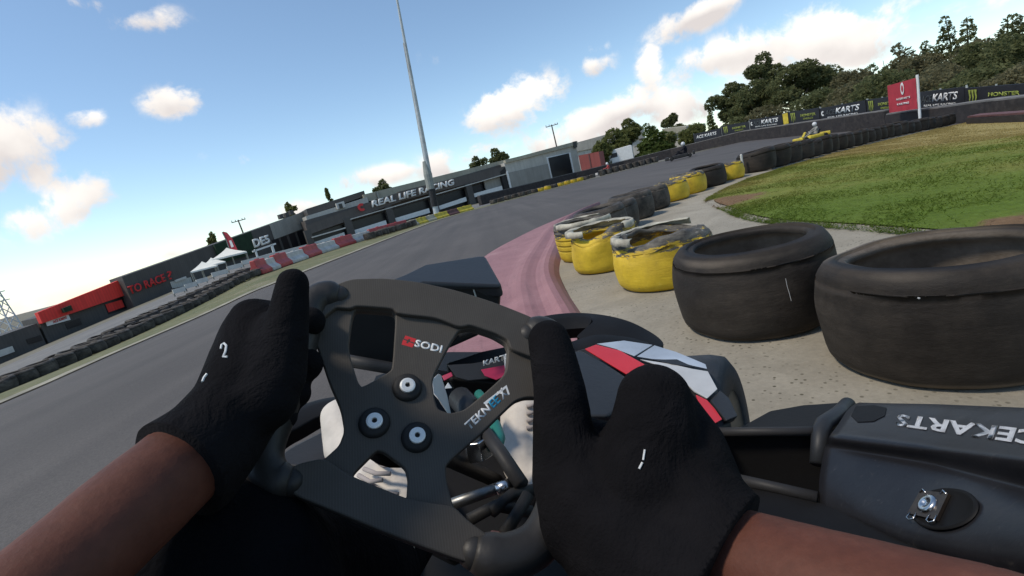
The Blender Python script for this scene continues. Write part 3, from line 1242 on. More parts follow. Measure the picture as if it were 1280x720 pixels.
advert(868, 167, 178, 57, 902, 160, 171, 54, 'farthest small black advert with white lettering before the sapling', 'small')
advert(903, 157, 170, 54, 937, 152, 165, 51, 'small green and black advert left of the far karts advert', 'energy')
advert(938, 149, 162, 51, 979, 144, 157, 47, 'black karts advert left of the narrow yellow panel', 'karts')
advert(979.5, 141, 156, 47, 986.5, 140, 154, 46.5, 'narrow yellow advert panel between two black adverts', 'yellow')
advert(987, 140, 156, 46.5, 1025, 134, 152, 43, 'black advert with claw mark behind the yellow kart', 'energy')
advert(1026, 134, 152, 43, 1083, 126, 144, 39, 'black karts advert between the yellow kart and the red banner', 'karts')
advert(1084, 124, 143, 39, 1122, 120, 140, 36, 'black advert with claw mark half behind the red banner', 'energy')
advert(1146, 114, 138, 33, 1206, 110, 134, 30, 'largest karts advert, right of the red banner', 'karts')
advert(1206.5, 110, 134, 30, 1285, 104, 132, 27, 'rightmost black advert with large green claw mark', 'energy')

# red banner with white pole
A = R(1112, 141, 31)
e = empty('red_banner', A, 'red rectangular banner on a white pole behind the tyre row', 'banner')
B = R(1147, 136, 29)
At, Bt = R(1110, 107, 31), R(1146, 97, 29)
mb = MB()
mb.prism([A, B, V((B.x, B.y, Bt.z)), V((A.x, A.y, At.z))], V((.02, .04, 0)))
mb.build('cloth', 'redcloth', e)
mb = MB()
mb.tube([V((B.x + .08, B.y, T(B.x, B.y) - .1)), V((B.x + .08, B.y, Bt.z + .12))], .055, 10)
mb.build('pole', 'white', e)
xd = (B - A)
xd.z = 0
Wd = xd.length
xd.normalize()
up = V((0, 0, 1))
nz = xd.cross(up)
hz = (At.z - A.z)
slp = (V((B.x, B.y, (B.z + Bt.z) / 2)) - V((A.x, A.y, (A.z + At.z) / 2))).normalized()
c = A.lerp(B, .55) + up * hz * .78 + nz * .02
mb = MB()
rr_ = hz * .17
mb.prism([c + slp * math.cos(t_) * rr_ * .62 + up * math.sin(t_) * rr_ * 1.25 for t_ in [2 * PI * k / 20 for k in range(20)]], nz * .01)
em = mb.build('oval_emblem', 'white', e)
mb = MB()
mb.prism([c + nz * .012 + slp * (math.cos(t_) * rr_ * .34 + .02) + up * math.sin(t_) * rr_ * .7 for t_ in [2 * PI * k / 16 for k in range(16)]], nz * .01)
mb.build('emblem_centre', 'redcloth', e)
text('small_lettering', 'ACEKARTS', A.lerp(B, .3) + up * hz * .40 + nz * .02, slp, up, hz * .07, 'white', e, Wd * .5, .01, .02)
text('small_lettering', 'KARTING', A.lerp(B, .33) + up * hz * .22 + nz * .02, slp, up, hz * .07, 'white', e, Wd * .42, .01, .02)


# ------------------------------------------------------------------ buildings
class Facade:
    def __init__(s, name, x0, r0, x1, r1, label, cat='building', y0=None, y1=None):
        A, B = rp(x0, r0), rp(x1, r1)
        s.A = V((A[0], A[1], 0))
        s.B = V((B[0], B[1], 0))
        s.d = (s.B - s.A).normalized()
        s.n = s.d.cross(V((0, 0, 1)))
        s.o = V((A[0], A[1], T(*A)))
        s.e = empty(name, s.o, label, cat)

    def P(s, x, y, off=0.0):
        v = ray(x, y)
        t = (s.A + s.n * off - CAM).dot(s.n) / v.dot(s.n)
        return CAM + v * t

    def sz(s, x, y, off=0.0):
        p = s.P(x, y, off)
        return (p - s.A).dot(s.d), p.z

    def at(s, a, z, off=0.0):
        q = s.A + s.d * a + s.n * off
        return V((q.x, q.y, z))

    def quad(s, name, x0, t0, b0, x1, t1, b1, mat, off=.05, depth=None, parent=None, bevel=0):
        """b None: to below the ground; depth: how far it goes back from its front"""
        ym0 = (t0 + (b0 if b0 is not None else t0 + 20)) / 2
        ym1 = (t1 + (b1 if b1 is not None else t1 + 20)) / 2
        s0, s1 = s.sz(x0, ym0, off)[0], s.sz(x1, ym1, off)[0]
        zt0, zt1 = s.sz(x0, t0, off)[1], s.sz(x1, t1, off)[1]
        base = min(T(s.A.x, s.A.y), T(s.B.x, s.B.y), s.o.z) - 1.5
        zb0 = s.sz(x0, b0, off)[1] if b0 is not None else base
        zb1 = s.sz(x1, b1, off)[1] if b1 is not None else base
        depth = depth if depth is not None else off + .1
        mb = MB()
        mb.prism([s.at(s0, zb0, off), s.at(s1, zb1, off), s.at(s1, zt1, off), s.at(s0, zt0, off)], -s.n * depth)
        return mb.build(name, mat, parent if parent is not None else s.e, bevel=bevel)

    def text(s, body, x0, y0, x1, y1, hpx, mat, bold=.03, off=.25, shear=.2, name='lettering', ext=.08):
        a, b = s.P(x0, y0, off), s.P(x1, y1, off)
        top = s.P(x0, y0 - hpx, off)
        return text(name, body, a, (b - a), V((0, 0, 1)), top.z - a.z, mat, s.e, (b - a).length, ext, bold, shear)


# A: low dark workshop far left with red fascia
fa = Facade('workshop_building', -120, 60, 160, 66, 'low dark workshop with long red fascia at the left end')
fa.quad('wall', -120, 462, None, 50, 403, None, 'wall_dark', 0, 3)
fa.quad('wall', 50.5, 396, None, 163, 352, None, 'wall_dark', 0, 3)
fa.quad('red_fascia', 50, 390, 405, 156, 348, 369, 'redwall', .5, .6)
fa.quad('shutter', 132, 374, 394, 157, 366, 386, 'opening', .05, .04)
fa.quad('red_car_door_panel', 134, 380, 391, 154, 374, 384, 'redwall', .12, .05).name = 'red_shutter'
fa.quad('window', 83, 404, 412, 101, 397, 406, 'opening', .05, .04)
fa.quad('window', 34, 424, 431, 52, 418, 426, 'opening', .05, .04)
fa.quad('sign_board', 58, 401, 408, 87, 393, 400, 'white', .2, .08)
fa.text('ACE KARTS', 67, 404, 84, 398, 3.2, 'redp', .02, .24, .2, 'sign_lettering', .03)
fa.quad('white_sign', -10, 441, 450, 17, 432, 440, 'offwhite', .2, .08)
fa.text('ACE KARTS', 138, 373, 152, 368.5, 4, 'white', .02, .2, .2, 'door_lettering', .03)
fa.quad('roof_vent', 80, 385, 391, 90, 381, 388, 'hedge_dk', 1.0, .4)

# B: warehouse with red lettering
fb = Facade('warehouse_building', 156, 64, 388, 76, 'long dark grey warehouse with red wall lettering')
fb.quad('wall', 156, 345, None, 388, 263, None, 'wall_dark', 0, 3)
fb.quad('wall_band', 340, 279, 300, 385, 263, 283, 'wall_mid', .1, .08)
fb.text('TO RACE', 164, 368, 209, 351, 11, 'redp', .02)
fb.text('?', 211.5, 350, 218, 347.5, 11, 'redp', .01, .25, .1)
fb.quad('doorway', 344, 299, 327, 352, 296, 324, 'opening', .06, .04)
fb.quad('doorway', 355, 296, 322, 362, 293, 320, 'opening', .06, .04)
fb.quad('doorway', 365, 292, 319, 372, 289, 316, 'opening', .06, .04)
fb.quad('doorway', 375, 289, 315, 381, 287, 312, 'opening', .06, .04)
for x, y in ((350, 268), (357, 266), (363, 263)):
    fb.quad('roof_unit', x, y, y + 6, x + 4.2, y - 1.2, y + 5, 'wall_dark', -.1, .5)
fb.quad('green_net', 272, 305, 330, 318, 288, 316, 'hedge_dk', .4, .3)
fb.quad('sign_board', 219, 350, 353, 233, 345, 348, 'offwhite', .25, .08)
fb.quad('low_window', 214, 352, 361, 240, 346, 356, 'wall_light', .08, .05)

# DE5 sign on frame
fs = Facade('gantry_sign', 314, 60, 346, 61, 'white metal gantry with white sign letters before the warehouse', 'sign')
fs.text('DE5', 318, 310, 339, 303, 11, 'white', .035, .1, .15)
fs.quad('crossbar', 316, 313.5, 315.5, 345, 303.5, 305.5, 'white', .1, .15)
fs.quad('post', 321, 311, 330, 323, 311, 329, 'white', .1, .15)
fs.quad('post', 341.5, 305, 326, 344, 304, 325, 'white', .1, .15)
fs.quad('rail', 322, 321, 322.5, 343, 315, 316.5, 'white', .1, .15)

# C: race centre with white lettering
fc = Facade('race_centre_building', 384, 70, 636, 82, 'brown grey race centre with white fascia lettering and open bays')
fc.quad('wall', 384, 275, None, 636, 203, None, 'wall_brown', -1.6, 16)
fc.quad('opening_wall', 390, 292, None, 634, 220, None, 'opening', -1.2, .3)
fc.quad('fascia', 384, 281, 294, 500, 240, 252, 'wall_brown', 0, 1.2)
fc.quad('fascia', 500.3, 239, 251.5, 634, 207, 217, 'wall_brown', 0, 1.2)
fc.quad('fascia_trim', 438, 273.5, 274.7, 634, 216.5, 217.6, 'offwhite', .15, .2)
fc.quad('upper_roof', 384, 270, 281, 460, 246, 254, 'wall_light', -2, 9)
fc.quad('parapet', 384, 261, 270, 456, 238, 245, 'wall_dark', -3, 8)
fc.quad('roof_sheet', 455, 243, 253, 720, 178, 189, 'roof_tan', -2.5, 10)
fc.quad('roof_hatch', 421, 254, 262, 431, 251, 259, 'offwhite', -1.6, .5)
fc.quad('hatch_opening', 424, 255, 261, 428, 254, 260, 'opening', -1.5, .1)
for (xa, ta, ba, xb, tb, bb) in ((383, 288, 315, 391, 286, 313), (432, 273, 297, 441, 271, 295), (484, 258, 280, 492, 256, 277), (538, 240, 262, 546, 238, 260), (584, 229, 249, 591, 227, 247), (628, 214, 238, 637, 205, 236)):
    fc.quad('pillar', xa, ta, None, xb, tb, None, 'darkgrey' if xa > 600 else 'wall_dark', .1, .8)
for (xa, ta, ba, xb, tb, bb) in ((392, 303, 308, 431, 290, 295), (442, 288, 293, 483, 275, 280), (493, 273, 278, 537, 260, 265), (547, 258, 262, 583, 246, 250.5), (592, 242, 246, 628, 232, 236.5)):
    fc.quad('white_low_wall', xa, ta, ba + 1, xb, tb, bb + 1, 'white', -.2, .3)
fc.quad('grey_panel', 606, 223, 238, 628, 217, 232, 'wall_mid', -.6, .3)
fc.quad('awning', 390, 296, 297.5, 432, 284, 285.5, 'offwhite', .4, .5)
fc.text('REAL LIFE RACING', 465, 259.5, 569, 231, 8.6, 'white', .035)
mbx = MB()
c0 = fc.P(452, 259, .3)
rr_ = .55
arc = [(math.cos(t_) * rr_, math.sin(t_) * rr_) for t_ in [math.radians(45 + 27 * k) for k in range(11)]]
inn = [(x * .4, y * .4) for x, y in arc][::-1]
mbx.prism([c0 + fc.d * x + V((0, 0, y)) for x, y in arc + inn], fc.n * .05)
mbx.build('round_emblem', 'redp', fc.e)
fc.quad('flue', 472, 240, 252, 474, 240, 251, 'dullmetal', -2.2, .3)

# D: pale shed with dark roller door
fd = Facade('shed_building', 635, 82, 722, 88, 'pale corrugated shed with a dark roller door')
fd.quad('wall', 632.5, 203, None, 721, 179, None, 'wall_light', .05, 16)
fd.quad('roof_edge', 632, 200, 204, 722, 176, 181, 'roof_tan', .4, 1.0)
fd.quad('lower_wall', 635, 216, None, 687, 204, None, 'wall_mid', .15, .08)
fd.quad('door_frame', 685, 196, None, 715, 190, None, 'white', .1, .04)
fd.quad('roller_door', 687.5, 197, None, 713, 191, None, 'opening', .2, .08)
fd.quad('white_post', 635, 214, None, 637, 213, None, 'white', .3, .2)
fd.quad('dark_gable', 717, 177, 186, 721, 176, 184, 'opening', .5, .2)

fe = Facade('grey_roof_building', 716, 120, 800, 118, 'distant low building with grey green roof behind the trees')
fe.quad('wall', 716, 190, None, 800, 172, None, 'wall_light', 0, 14)
fe.quad('roof', 714, 180, 191, 802, 156, 173, 'wall_mid', .5, 14)
ff = Facade('cream_roof_house', 828, 105, 858, 103, 'small cream roofed house beyond the far wall on the right of the trees')
ff.quad('wall', 830, 168, None, 856, 164, None, 'wall_light', 0, 9)
ff.quad('roof', 828, 161, 169, 858, 158, 165, 'roof_tan', .6, 10)
ff.quad('window', 838, 170, 174, 842, 169, 173, 'opening', .05, .05)

# container
fk = Facade('shipping_container', 724, 74, 752, 73, 'red shipping container beside the pale shed', 'container')
fk.quad('body', 725, 194, None, 750, 189, None, 'container', 0, 2.6)
fk.quad('door_rail', 737, 193, None, 738, 192, None, 'barr_maroon', .08, .08)

# white van (cab seen over the wall)
A = rp(777, 84)
e = empty('white_van', gr(*A), 'white van parked behind the far wall beside the trees', 'van')
vp = gr(*A)
h0 = math.radians(20)
dx = V((math.cos(h0), -math.sin(h0), 0))
dy = V((math.sin(h0), math.cos(h0), 0))
mb = MB()
prof = [(-2.2, .5), (-2.2, 1.4), (-1.5, 2.1), (-.9, 2.75), (2.0, 2.85), (2.2, 2.7), (2.2, .5)]
mb.prism([vp + dx * a + V((0, 0, b + .4)) for a, b in prof], dy * 1.9)
mb.build('body', 'white', e, bevel=.08)
mb = MB()
mb.prism([vp - dy * .02 + dx * a + V((0, 0, b + .4)) for a, b in [(-1.6, 1.5), (-1.1, 2.2), (-.3, 2.2), (-.3, 1.5)]], dy * .03)
mb.build('side_window', 'opening', e)
for a in (-1.4, 1.4):
    mb = MB()
    Mx = Matrix.Rotation(PI / 2, 3, 'X')
    mb.lathe([(.01, -.1), (.3, -.1), (.38, -.06), (.38, .06), (.3, .1), (.01, .1)], 20, Matrix.Translation(vp + dx * a + V((0, 0, .42))) @ (Matrix.Rotation(-h0, 4, 'Z') @ Matrix.Rotation(PI / 2, 4, 'X')))
    mb.build('wheel', 'rubber', e)


# marquees
def marquee(x, r, w, hz, label, rz):
    p = gr(*rp(x, r))
    e = empty('marquee_tent', p, label, 'tent', 'white marquee tents before the warehouse')
    mb = MB()
    c, s_ = math.cos(rz), math.sin(rz)
    def q(a, b, z):
        return p + V((a * c - b * s_, a * s_ + b * c, z))
    h = w / 2
    n = 8
    # curved pyramid
    rings_ = []
    for t_ in (0, .25, .5, .75, .95):
        k = (1 - t_) ** 1.35
        rings_.append([(a * h * k, b * h * k, hz * .62 + hz * .38 * t_) for a, b in ((-1, -1), (0, -1), (1, -1), (1, 0), (1, 1), (0, 1), (-1, 1), (-1, 0))])
    i0 = len(mb.v)
    val = [[(-h, -h), (0, -h), (h, -h), (h, 0), (h, h), (0, h), (-h, h), (-h, 0)]]
    mb.v += [q(a, b, hz * .55) for a, b in val[0]]
    for rg in rings_:
        mb.v += [q(*g_) for g_ in rg]
    for k in range(len(rings_)):
        for j in range(8):
            l = (j + 1) % 8
            mb.f.append([i0 + k * 8 + j, i0 + k * 8 + l, i0 + k * 8 + 8 + l, i0 + k * 8 + 8 + j])
    mb.f.append([i0 + len(rings_) * 8 + j for j in range(8)])
    mb.build('canopy', 'tent', e)
    for a, b in ((-1, -1), (1, -1), (1, 1), (-1, 1)):
        mb = MB()
        mb.tube([q(a * h * .97, b * h * .97, -.2), q(a * h * .97, b * h * .97, hz * .6)], .04, 8)
        mb.build('leg', 'dullmetal', e)
    return e


marquee(256, 44, 1.8, 1.5, 'leftmost of the two small peaked white tents', .5)
marquee(268, 46, 1.8, 1.55, 'middle peaked white tent between the small left one and the large one', .5)
marquee(290, 47, 2.6, 1.85, 'largest white peaked tent, under the red feather flag', .5)
# red feather flag
p = gr(*rp(293, 47))
e = empty('feather_flag', p, 'red feather flag with white print behind the white tents', 'flag')
mb = MB()
mb.tube([p, p + V((0, 0, 2.4)), p + V((-.1, 0, 3.1))], .05, 8)
mb.build('pole', 'dullmetal', e)
mb = MB()
mb.prism([p + V((a, 0, b)) for a, b in ((.0, 1.3), (.6, 1.4), (.5, 2.4), (.25, 3.0), (-.05, 3.15))], V((0, .03, 0)))
mb.build('cloth', 'redcloth', e)
mb = MB()
mb.prism([p + V((a, -.02, b)) for a, b in ((.2, 1.7), (.42, 1.75), (.38, 2.3), (.2, 2.3))], V((0, .01, 0)))
mb.build('white_print', 'white', e)

# pit lane low white rail before the tents
def lowwall(xa, ra, xb, rb, z, h, n, label, grp):
    for i in range(n):
        t0, t1 = i / n, (i + .975) / n
        A, B = V(rp(xa, ra) + (0,)), V(rp(xb, rb) + (0,))
        a, b = A.lerp(B, t0), A.lerp(B, t1)
        z0 = T(a.x, a.y)
        e = empty('rail_panel', V((a.x, a.y, z0)), f'{label}, {ORD[i]} from the left', 'rail panel', grp)
        d = (b - a).normalized()
        nn = V((-d.y, d.x, 0))
        mb = MB()
        mb.prism([V((a.x, a.y, z0 + z)), V((b.x, b.y, z0 + z)), V((b.x, b.y, z0 + z + h)), V((a.x, a.y, z0 + z + h))], nn * .06)
        mb.build('board', 'offwhite', e)
        mb = MB()
        for q in (a.lerp(b, .08), a.lerp(b, .92)):
            q = q + nn * .1
            mb.tube([V((q.x, q.y, z0 - .1)), V((q.x, q.y, z0 + z + h))], .035, 8)
        mb.build('post', 'dullmetal', e)


lowwall(210, 34, 256, 35, .2, .26, 3, 'pale board on the pit rail left of the tents', 'pale boards on the pit rail')
lowwall(262, 36, 384, 40, .2, .28, 7, 'whitish board on the pit rail under the tents', 'whitish boards under the tents')


# ------------------------------------------------------------------ mast, pylon, utility pole
p = gr(*rp(545, 42))
top = R(489, -40, 42)
e = empty('light_mast', p, 'tall tapering grey light mast rising beyond the picture top', 'mast')
mb = MB()
axis = (top - p)
q = [p + axis * t_ for t_ in (0, .12, .35, .7, 1.0)]
mb.tube(q, [.25, .23, .19, .12, .07], 14)
mb.build('pole', 'pole', e)
mb = MB()
mb.tube([p + axis * .05 - V((.05, 0, 0)), p + axis * .125], [.30, .28], 14)
mb.build('base_padding', 'darkgrey', e)
mb = MB()
mb.tube([p + axis * .125 - V((.1, 0, 0)), p + axis * .19 - V((.12, 0, 0)), p + axis * .245 - V((.18, 0, 0))], [.33, .36, .2], 12)
mb.build('mid_padding', 'polewrap', e)
mb = MB()
mb.tube([p - V((0, 0, .1)), p + V((0, 0, .35))], [.5, .4], 14)
mb.build('footing', 'barr_cream', e)
mb = MB()
mb.tube([p + axis * .2 - V((.22, 0, 0)), p + axis * .72 - V((.14, 0, 0))], .03, 8)
mb.build('cable_conduit', 'wall_light', e)

p = V(rp(8, 190) + (0,))
p.z = T(p.x, p.y)
e = empty('lattice_pylon', p, 'distant steel lattice power pylon at the left edge', 'pylon')
mb = MB()
Hh = R(0, 350, 190).z - p.z
for k in range(7):
    z0, z1 = Hh * k / 7, Hh * (k + 1) / 7
    w0, w1 = 1.5 * (1 - k / 7) + .4, 1.5 * (1 - (k + 1) / 7) + .4
    cs = [(-1, -1), (1, -1), (1, 1), (-1, 1)]
    for j in range(4):
        a, b = cs[j], cs[(j + 1) % 4]
        mb.tube([p + V((a[0] * w0, a[1] * w0, z0)), p + V((a[0] * w1, a[1] * w1, z1))], .16, 4)
        mb.tube([p + V((a[0] * w0, a[1] * w0, z0)), p + V((b[0] * w1, b[1] * w1, z1))], .11, 4)
        mb.tube([p + V((b[0] * w0, b[1] * w0, z0)), p + V((a[0] * w1, a[1] * w1, z1))], .11, 4)
mb.build('tower', 'palesteel', e)
mb = MB()
for z, w in ((.68, 3), (.82, 2.7), (.95, 2.0)):
    mb.tube([p + V((-w, 0, Hh * z)), p + V((w, 0, Hh * z))], .18, 4)
mb.build('crossarm', 'palesteel', e)


def upole(xb, r, yt, label):
    p = gr(*rp(xb, r))
    tp = R(xb - 6, yt, r)
    e = empty('utility_pole', p, label, 'utility pole', 'wooden poles on the skyline')
    mb = MB()
    mb.tube([p, V((p.x - .3, p.y, tp.z))], [.22, .14], 8)
    mb.build('pole', 'bark', e)
    mb = MB()
    mb.tube([V((p.x - 1.8, p.y, tp.z - .3)), V((p.x + 1.3, p.y, tp.z - .2))], .09, 6)
    for dx_ in (-1.7, -.9, .6, 1.2):
        mb.tube([V((p.x + dx_, p.y, tp.z - .3)), V((p.x + dx_, p.y, tp.z + .15))], .07, 6)
    mb.build('crossarm', 'bark', e)


upole(706, 125, 153, 'wooden utility pole behind the pale shed')
upole(316, 120, 272, 'thin pole above the dark warehouse roof')


# ------------------------------------------------------------------ trees
def leaf_mesh(blobs, n, size, seed, flat=.0):
    r_ = random.Random(seed)
    v, f = [], []
    vols = [b[1] * b[2] * b[3] for b in blobs]
    tot = sum(vols)
    for b, vol in zip(blobs, vols):
        c, rx, ry, rz = b
        k = int(n * vol / tot) + 10
        for _ in range(k):
            while True:
                u = V((r_.uniform(-1, 1), r_.uniform(-1, 1), r_.uniform(-1, 1)))
                if u.length <= 1:
                    break
            l = max(u.length, .01)
            u = u * ((l ** .45) / l)
            nn = noise.noise(V((u.x * 2.2 + seed, u.y * 2.2, u.z * 2.2 + c.x)))
            if nn < -.12:
                continue
            u *= 1 + nn * .38
            p = c + V((u.x * rx, u.y * ry, u.z * rz))
            s_ = size * r_.uniform(.5, 1.4)
            a = V((r_.gauss(0, 1), r_.gauss(0, 1), r_.gauss(0, .7))).normalized() * s_
            b_ = V((r_.gauss(0, 1), r_.gauss(0, 1), r_.gauss(0, .7))).normalized() * s_ * .6
            i = len(v)
            v += [p - a, p + b_, p + a * .9, p - b_]
            f.append((i, i + 1, i + 2, i + 3))
    return v, f


def tree(name, x, r, ytop, label, style='gum', mat='leaf_dark', wpx=60, seed=1, n=2600, group=None, bark='bark', dens=1.0):
    p = gr(*rp(x, r))
    zt = R(x, ytop, r).z
    h = max(1.5, zt - p.z)
    W_ = wpx * (r * math.cos(math.atan((x - 640) / F))) / F
    r_ = random.Random(seed)
    e = empty(name, p, label, 'tree', group)
    blobs, limbs = [], []
    tr = max(.08, h * .022)
    if style == 'gum':
        nb = 9
        for k in range(nb):
            a = 2 * PI * k / nb + r_.uniform(-.4, .4)
            rad = W_ * .5 * r_.uniform(.25, .72)
            z = h * r_.uniform(.48, .86)
            s_ = W_ * r_.uniform(.16, .27)
            c = V((math.cos(a) * rad, math.sin(a) * rad * .8, z))
            blobs.append((c, s_, s_, s_ * .72))
            limbs.append((c, s_))
        c = V((r_.uniform(-.1, .1) * W_, 0, h * .88))
        blobs.append((c, W_ * .2, W_ * .2, h * .12))
        limbs.append((c, 1))
    elif style == 'bush':
        for k in range(10):
            a = 2 * PI * k / 10
            rad = W_ * .5 * r_.uniform(.1, .7)
            z = h * r_.uniform(.22, .78)
            s_ = W_ * r_.uniform(.2, .3)
            c = V((math.cos(a) * rad, math.sin(a) * rad * .7, z))
            blobs.append((c, s_, s_, min(s_, h * .28)))
            if k % 3 == 0:
                limbs.append((c, s_))
    else:  # conifer
        for k in range(9):
            t_ = k / 9
            s_ = W_ * .5 * (1 - t_) ** .8 + .15
            c = V((r_.gauss(0, .06) * W_, r_.gauss(0, .05) * W_, h * (.2 + .78 * t_)))
            blobs.append((c, s_, s_, h * .07))
        limbs.append((V((0, 0, h * .97)), 1))
    v, f = leaf_mesh(blobs, int(n * dens * 4.6), max(.06, r * .0025), seed)
    mb = MB()
    mb.v = [p + q for q in v]
    mb.f = f
    mb.build('crown', mat, e, recalc=False)
    mb = MB()
    fork = V((r_.gauss(0, .02) * h, 0, h * .42))
    mb.tube([p - V((0, 0, .3)), p + fork * .5 + V((r_.gauss(0, .1), 0, 0)), p + fork], [tr * 1.2, tr, tr * .7], 8)
    for c, s_ in limbs:
        mid = fork.lerp(c, .5) + V((r_.gauss(0, .03) * h, 0, r_.gauss(0, .02) * h))
        mb.tube([p + fork - V((0, 0, tr)), p + mid, p + c], [tr * .55, tr * .4, tr * .15], 6)
    mb.build('trunk', bark, e)
    return e


GR = 'trees behind the adverts on the right'
sd = 10
for (x, r, yt, w, st, mt, lab, n) in [
    (918, 72, 102, 48, 'gum', 'leaf_dark', 'leftmost dark gum tree behind the far karts advert', 3200),
    (950, 68, 98, 60, 'gum', 'leaf_dark', 'spreading dark gum tree above the narrow yellow advert', 3600),
    (962, 74, 62, 44, 'gum', 'leaf_dark', 'tall gum with rounded top and gaps, highest left of the tree line', 3200),
    (1000, 66, 76, 66, 'gum', 'leaf_dark', 'broad gum tree above the yellow kart', 4200),
    (1040, 70, 74, 60, 'bush', 'leaf_dark', 'dense round dark tree right of the broad gum', 4200),
    (1070, 64, 62, 66, 'bush', 'leaf_warm', 'rounded brownish tree left above the red banner', 4500),
    (1108, 68, 72, 56, 'conifer', 'leaf_dark', 'dark conifer with a pointed top left of the red banner', 3000),
    (1128, 62, 48, 40, 'conifer', 'leaf_warm', 'slim pointed conifer directly above the red banner', 2600),
    (1140, 58, 60, 70, 'bush', 'leaf_warm', 'wide brownish tree directly behind the red banner', 4500),
    (1162, 64, 46, 40, 'conifer', 'leaf_dark', 'slim conifer right of the red banner', 2600),
    (1186, 60, 14, 34, 'conifer', 'leaf_dark', 'left one of the two tall sparse pines on the skyline', 1700),
    (1212, 60, 16, 34, 'conifer', 'leaf_dark', 'right one of the two tall sparse pines on the skyline', 1700),
    (1196, 54, 58, 90, 'bush', 'leaf_warm', 'wide brownish tree under the two sparse pines', 5000),
    (1240, 52, 44, 70, 'bush', 'leaf_dark', 'dark dense tree between the sparse pines and the right edge', 5000),
    (1262, 48, 14, 60, 'conifer', 'leaf_dark', 'tall dark conifer near the right edge', 4200),
    (1288, 44, 34, 90, 'bush', 'leaf_dark', 'dense dark tree cut by the right edge', 5000),
]:
    sd += 1
    tree('pine_tree' if st == 'conifer' else 'gum_tree', x, r, yt, lab, st, mt, w, sd, n, GR)
# lower scrub in front of the tree line
for i, (x, r, yt, w) in enumerate([(925, 66, 142, 50), (965, 62, 132, 60), (1010, 58, 118, 70), (1060, 54, 104, 80), (1110, 50, 92, 80), (1165, 46, 84, 90), (1225, 42, 80, 100), (1290, 38, 76, 110)]):
    tree('shrub', x, r, yt, f'dark scrub bush over the top edge of the adverts, {ORD[i]} from the left', 'bush', 'leaf_warm' if i % 2 else 'leaf_dark', w, 50 + i, 3600, 'scrub bushes over the adverts')

GM = 'trees beyond the far wall in the middle'
for (x, r, yt, w, st, mt, lab, n) in [
    (757, 84, 172, 26, 'bush', 'leaf_mid', 'low green bush beside the red container', 1600),
    (777, 88, 158, 40, 'gum', 'leaf_mid', 'green tree behind the white van', 2600),
    (793, 92, 146, 34, 'gum', 'leaf_mid', 'taller sparse tree above the white van', 2000),
    (818, 86, 150, 38, 'conifer', 'leaf_green', 'pointed bright green tree right of the white van', 2800),
    (836, 92, 166, 26, 'bush', 'leaf_mid', 'low green bush left of the cream roofed house', 1500),
    (847, 110, 140, 26, 'gum', 'leaf_dark', 'small dark rounded tree above the cream roofed house', 1500),
    (868, 100, 150, 34, 'bush', 'leaf_mid', 'dark rounded bush right of the cream roofed house', 2000),
    (893, 96, 132, 12, 'conifer', 'leaf_mid', 'lone thin sapling left of the gum trees', 420),
]:
    sd += 1
    tree('distant_tree', x, r, yt, lab, st, mt, w, sd, n, GM)
GS = 'trees peeking over the building roofs'
for (x, r, yt, w, mt, lab, n) in [
    (632, 120, 182, 26, 'leaf_dark', 'dark tree over the pale shed roof', 1600),
    (608, 125, 192, 22, 'leaf_dark', 'small dark tree left of the shed roof tree', 900),
    (492, 118, 221, 26, 'leaf_dark', 'dark flat tree above the race centre lettering', 1400),
    (426, 120, 232, 10, 'leaf_mid', 'thin tree sticking up behind the dark parapet', 500),
    (377, 118, 250, 20, 'leaf_mid', 'pale green tree beside the roof units', 800),
    (277, 120, 288, 16, 'leaf_mid', 'thin tree behind the warehouse left of the green net', 500),
]:
    sd += 1
    tree('roofline_tree', x, r, yt, lab, 'gum', mt, w, sd, n, GS)


